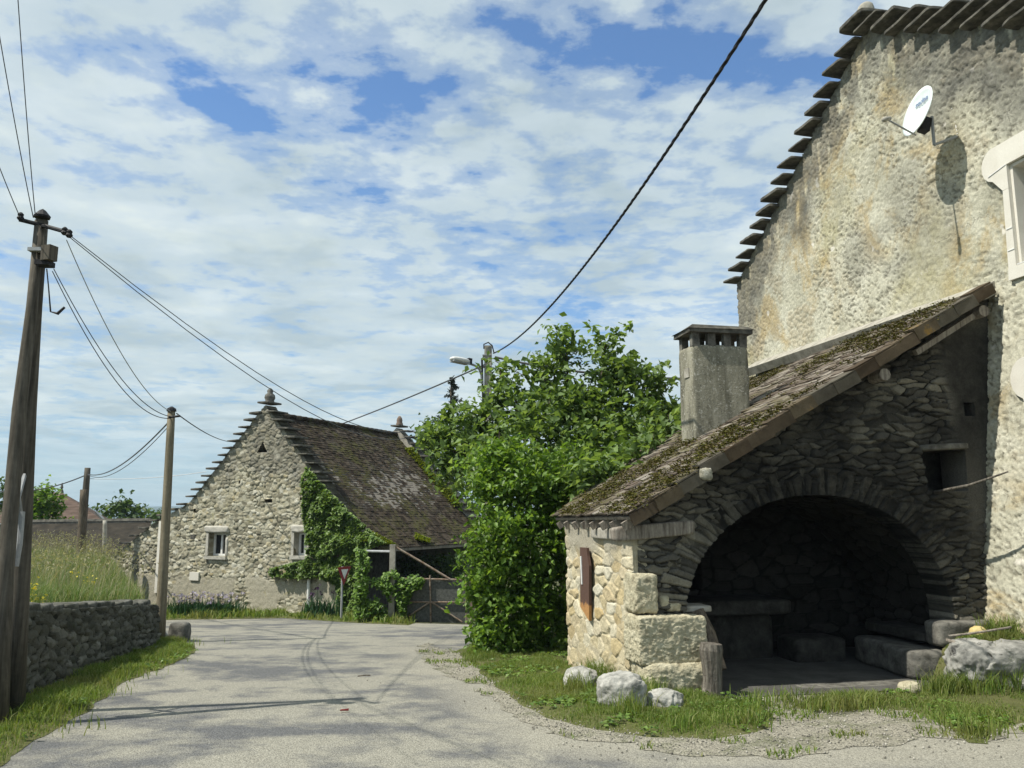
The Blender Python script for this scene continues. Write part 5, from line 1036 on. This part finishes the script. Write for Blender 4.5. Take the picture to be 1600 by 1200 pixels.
standalone('kerb_rock', G(270, 1003) + np.array([0, .3, .1]), (.35, .3, .42), m_dirtystone, 'dark squarish rock standing at the end of the retaining wall', seed=450, sq=5, amp=.06)

def pole_thing(name, base, top, r0, r1, mat, label, group=None, cat='utility pole'):
    t = thing(name, base, label, cat, group); P = np.array([base + (np.array(top) - base) * f for f in np.linspace(0, 1, 9)]); MB().tube(P, np.linspace(r0, r1, 9), 14).build('shaft', mat, t, True); return t
ptop = at(66, 338, 8.0); 
ba = np.array([-4.72, 7.55, -.1]); bb = np.array([-4.92, 8.15, -.1])
ptop2 = ptop + np.array([0, 0, 0])
bq = at(15, 1085, 7.9)
twin = thing('twin_pole', bq, 'near twin legged wooden utility pole with crossarm standing before the retaining wall', 'utility pole')
l1 = [at(2, 1110, 7.7), at(8, 900, 7.75), at(30, 640, 7.85), at(50, 480, 7.93), at(62, 345, 8.0)]; l2 = [at(28, 1090, 8.35), at(34, 900, 8.25), at(46, 640, 8.12), at(57, 480, 8.05), at(68, 345, 8.02)]
l1[0][2] = -.1; l2[0][2] = -.1
MB().tube(l1, [.076, .072, .062, .052, .045], 14).build('leg', m_pole, twin, True); MB().tube(l2, [.08, .076, .064, .052, .045], 14).build('leg', m_pole, twin, True)
MB().lathe(ptop + ez * .0, [(.075, -.02), (.08, 0), (.03, .06), (.0, .08)], 10).build('cap', m_black, twin)
for za in (2.2, .9):
    pass
pa_, pb2_ = at(20, 880, 7.75), at(40, 760, 8.15); MB().tube([l1[1] * .75 + l1[2] * .25, l2[1] * .35 + l2[2] * .65], .02, 6).build('cross_brace', m_metal, twin); MB().tube([l1[1] * .35 + l1[2] * .65, l2[1] * .75 + l2[2] * .25], .02, 6).build('cross_brace', m_metal, twin)
ca, cbm, cc = at(30, 343, 7.9), at(66, 352, 7.98), at(102, 362, 7.8); MB().tube([ca, cbm, cc], .022, 8).build('crossarm', m_black, twin)
for u, v, Y in ((32, 341, 7.9), (101, 364, 7.8), (108, 368, 7.8)): MB().lathe(at(u, v, Y) - ez * .02, [(.02, 0), (.035, .02), (.025, .04), (.03, .06), (.012, .08)], 10).build('insulator', m_black, twin)
MB().box(at(77, 396, 7.85), (.11, .10, .15), (.9, -.3, 0)).build('junction_box', m_pole, twin)
MB().tube([at(73, 420, 7.85), at(76, 450, 7.85), at(79, 487, 7.85), at(90, 490, 7.85), at(101, 480, 7.85)], [.006, .006, .008, .016, .012], 6).build('loose_lead', m_black, twin)
MB().box(at(70, 412, 7.9), (.13, .14, .05), (1, 0, 0)).build('clamp', m_black, twin); MB().box(at(60, 392, 7.95), (.14, .14, .035), (1, 0, 0)).build('clamp', m_metal, twin)
MB().tube([at(34, 800, 7.95), at(30, 850, 7.9), at(24, 885, 7.88)], .03, 8).build('bracket', m_metal, twin)
mpb = np.array([-6.32, 15.4, -.4]); mpt = at(268, 641, 15.4)
midp = pole_thing('wooden_pole', mpb, mpt, .095, .068, m_polew, 'slim yellowish wooden pole at the end of the retaining wall')
MB().lathe(mpt, [(.09, -.02), (.08, .03), (.02, .07)], 10).build('cap', m_black, midp)
MB().tube([at(264, 652, 15.3), at(281, 650, 15.2)], .022, 6).build('arm', m_black, midp)
fp1 = pole_thing('field_pole', np.array([at(126, 865, 30.)[0], 30., .3]), at(137, 731, 30.), .15, .10, m_pole, 'taller pale field pole before the dark shed roof'); fp2 = pole_thing('field_pole', np.array([at(127, 865, 29.6)[0], 29.6, .3]), at(131, 765, 29.6), .16, .12, m_bark, 'shorter blackened pole stub leaning against the taller field pole')
pole_thing('roof_post', np.array([at(164, 866, 33.)[0], 33., .3]), at(164, 813, 33.), .09, .08, m_concrete, 'thin grey concrete post before the dark shed roof', cat='post')
lamp_t = at(761, 541, 21.); lamp_b = np.array([at(763, 900, 21.)[0], 21., prof(21.) - .1])
lpole = thing('concrete_pole', lamp_b, 'grey concrete utility pole rising out of the leafy tree', 'utility pole'); mid_ = (lamp_b + lamp_t) / 2
MB().box(mid_, (.22, .26, lamp_t[2] - lamp_b[2]), (1, 0, 0), lamp_t - lamp_b, taper=.85).build('shaft', m_concrete, lpole)
for v in (556, 573): MB().box(at(761, v, 21.), (.225, .27, .025), (1, 0, 0)).build('strap', m_metal, lpole)
MB().tube([at(756, 545, 20.85), at(756, 538, 20.85), at(763, 535, 20.85), at(769, 540, 20.85), at(772, 552, 20.85)], .018, 6).build('cable_loop', m_black, lpole)
MB().tube([at(753, 560, 20.85), at(754, 600, 20.85), at(755, 640, 20.85)], .03, 6).build('conduit', m_black, lpole)
slamp = thing('street_lamp', at(752, 600, 20.8), 'street lamp with white head on a curved arm bolted to the concrete pole', 'street lamp')
MB().tube([at(753, 600, 20.8), at(752, 585, 20.75), at(749, 577, 20.6), at(742, 571, 20.4), at(732, 567.5, 20.3)], .03, 8).build('arm', m_metal, slamp)
hd0, hd1 = at(733, 567, 20.3), at(704, 561, 20.0); hv = hd1 - hd0
V, F_ = rock_vf((hd0 + hd1) / 2 + ez * .02, (np.linalg.norm(hv) * 1.02, .28, .13), X=hv, seed=1, sq=2.6, amp=.0, n=9); mesh_obj('head', V, F_, m_white, slamp, True); MB().box((hd0 + hd1) / 2 - ez * .035, (np.linalg.norm(hv) * .85, .22, .04), hv).build('diffuser', m_metal, slamp); MB().box(hd0 + ez * .04, (.1, .14, .14), hv).build('photocell', m_black, slamp)

# shed with the dark roof, hip roofed house
shed = thing('dark_shed', at(130, 850, 35.), 'long low shed with a dark brown tiled roof behind the meadow', 'shed')
S0, S1, S2, S3 = at(10, 818, 37.5), at(236, 815, 37.5), at(236, 872, 34.), at(10, 880, 34.)
q = [S0, S1, S2, S3]; MB().add(q + [p - ez * .12 for p in q], [(0, 1, 2, 3), (7, 6, 5, 4), (0, 4, 5, 1), (1, 5, 6, 2), (2, 6, 7, 3), (3, 7, 4, 0)]).build('roof', mottled('dark_tile_roof', [(.016, .014, .010), (.033, .028, .021), (.055, .046, .034)], 3., bump=.8, bd=.03, fine=14), shed)
for a, b_ in ((S2, S3),): MB().box((a + b_) / 2 + np.array([0, .3, -.75]), (np.linalg.norm(a - b_) - .3, .3, 1.6), a - b_).build('wall', m_dirtystone, shed)
MB().box((S0 + S1) / 2 + np.array([0, .05, -1.2]), (np.linalg.norm(S0 - S1) - .3, .3, 2.6), S1 - S0).build('wall', m_dirtystone, shed)
MB().tube([S0 + ez * .05, S1 + ez * .05], .12, 6).build('ridge', m_slab, shed)
hh_ = thing('hipped_house', at(80, 850, 48.), 'distant house with reddish brown hipped tile roof beyond the shed', 'house')
r0, r1 = at(40, 769, 50.), at(96, 769, 50.); e0, e1 = at(168, 818, 45.), at(-40, 818, 45.); e2, e3 = at(172, 812, 56.), at(-50, 812, 56.)
MB().add([r0, r1, e0, e1, e2, e3], [(0, 3, 2, 1), (1, 2, 4), (1, 4, 5, 0), (0, 5, 3), (2, 3, 5, 4)]).build('roof', (lambda s: (s.bump(s.noise(3, 3), .2, .02), s.done(s.mix(s.ramp(s.noise(1.2, 4, .6, stretch=(1, 1, 9)), [(.4, 0.), (.6, 1.)]), (.065, .045, .034), (.12, .085, .068)), .9, .15))[1])(NT('hip_tiles')), hh_)
MB().box((e0 + e1 + e2 + e3) / 4 - ez * 2.0, (np.linalg.norm(e0 - e1) * .9, 9.2, 3.6), e0 - e1).build('wall', m_concrete, hh_); MB().lathe(r1, [(.14, -.05), (.1, .1), (.05, .2), (.09, .28), (.02, .55)], 8).build('finial', m_slab, hh_)
MB().tube([at(150, 800, 44.9), e0], .07, 6).build('gutter', m_metal, hh_)

# ================================================================== CABLES
def cable(pts, rad, label, mat=m_cable, sag=0., n=24, name='overhead_cable', group='overhead cables'):
    a, b_ = np.array(pts[0]), np.array(pts[-1]); t = np.linspace(0, 1, n)[:, None]; P = a + (b_ - a) * t - ez * sag * 4 * t * (1 - t)
    rr_ = np.clip(np.linalg.norm(P - EYEP, axis=1) / 1294 * .62, .003, rad) if rad < .012 else rad
    o = MB().tube(P, rr_, 5).build(name, mat); tag(o, label, 'cable', group); return P
mainP0, mainP1 = at(771, 552, 20.8), at(1290, -150, 5.2)
t = np.linspace(0, 1, 160)[:, None]; P = mainP0 + (mainP1 - mainP0) * t - ez * .55 * 4 * t * (1 - t); tan_ = unit(np.gradient(P, axis=0)); sx_ = unit(np.cross(tan_, np.array([0, 0, 1.]))); sy_ = np.cross(tan_, sx_); mb = MB()
for k in range(3):
    a = t * 2 * np.pi * 34 + k * 2.094; mb.tube(P + .0095 * (np.cos(a) * sx_ + np.sin(a) * sy_), .0098, 6)
o = mb.build('twisted_cable', m_black); tag(o, 'thick black twisted cable running overhead from the concrete pole', 'cable', 'overhead cables')
cable([at(774, 558, 20.9), at(1070, 592, 17.2)], .028, 'black bundled cable from the concrete pole behind the chimney to the house', m_black, .12)
cable([at(774, 564, 20.9), at(845, 597, 17.)], .014, 'thin cable dropping from the concrete pole into the leafy tree', m_cable, .03)
cable([at(757, 570, 20.9), at(524, 666, 33.)], .022, 'cable from the concrete pole down to the barn roof ridge', m_cable, .05)
wa = at(107, 366, 7.8)
cable([wa, at(690, 648, 40.)], .011, 'upper wire of the pair stretched from the twin pole over the barn roof', m_cable, 1.35)
cable([wa - ez * .035 + np.array([.02, 0, 0]), at(690, 652, 40.)], .011, 'lower wire of the pair stretched from the twin pole over the barn roof', m_cable, 1.5)
cable([at(84, 420, 7.85), mpt - ez * .12], .011, 'upper cable of the pair sagging from the twin pole to the slim wooden pole', m_black, .32)
cable([at(82, 424, 7.85), mpt - ez * .15], .009, 'lower cable of the pair sagging from the twin pole to the slim wooden pole', m_black, .40)
cable([at(104, 375, 7.8), mpt - ez * .03], .0065, 'thinnest pale wire from the crossarm of the twin pole to the slim wooden pole', m_metal, .30)
cable([mpt - ez * .06 + np.array([.1, 0, 0]), at(358, 690, 29.)], .012, 'wire from the arm of the slim wooden pole to the barn gable', m_cable, .1)
cable([mpt - ez * .18, at(137, 741, 30.)], .016, 'upper cable from the slim wooden pole to the taller field pole', m_cable, .35)
cable([mpt - ez * .26, at(137, 742, 30.)], .010, 'lower cable from the slim wooden pole to the taller field pole', m_cable, .42)
cable([at(137, 741, 30.), at(-20, 765, 33.)], .022, 'cable leaving the taller field pole towards the left', m_cable, .3)
cable([at(140, 748, 30.), at(322, 737, 30.)], .010, 'faint thin wire from the taller field pole to the stepped barn gable', m_metal, .1)
cable([at(55, 335, 8.), at(20, -120, 4.5)], .0075, 'right hand wire rising from the top of the twin pole', m_cable, .05)
cable([at(52, 340, 8.), at(-30, -120, 4.8)], .0085, 'middle wire rising from the top of the twin pole', m_cable, .05)
cable([at(32, 341, 7.9), at(-60, 100, 5.2)], .005, 'thinnest left hand wire rising from the crossarm of the twin pole', m_cable, .03)
cable([at(640, 676, 34.), at(700, 665, 24.)], .010, 'short thin wire from the far barn gable into the leafy tree', m_metal, .02)

# litter
o = MB().box(G(538, 1113) + ez * .02, (.08, .03, .012), (1, .2, 0), jit=.014).build('litter', mottled('red_litter', [(.10, .012, .012), (.16, .025, .022)], 20.)); tag(o, 'small crumpled red scrap lying on the road', 'litter')
p = G(570, 1058); o = MB().tube([p + np.array([-.09, 0, .012]), p + np.array([0, .02, .02]), p + np.array([.06, .05, .012])], .007, 5).build('twig', m_bark); tag(o, 'small dark twig lying on the road', 'twig')

# ================================================================== AIR
hz = MB().box((0, 1500, 20), (7600, 3900, 0.1), (1, 0, 0)); hz = MB().box((0, 1450, (34 - 14.5) / 2), (7600, 3300, 48.5), (1, 0, 0)).build('haze', None); hz['kind'] = 'stuff'; tag(hz, 'thin blue haze of air over the far hills', 'haze', None, 'stuff')
hm = bpy.data.materials.new('haze_air'); hm.use_nodes = True; hn = hm.node_tree; hn.nodes.remove(hn.nodes['Principled BSDF']); pv = hn.nodes.new('ShaderNodeVolumePrincipled'); pv.inputs['Color'].default_value = (.62, .78, 1, 1); pv.inputs['Density'].default_value = .00026; hn.links.new(pv.outputs[0], hn.nodes['Material Output'].inputs['Volume']); hz.data.materials.append(hm)
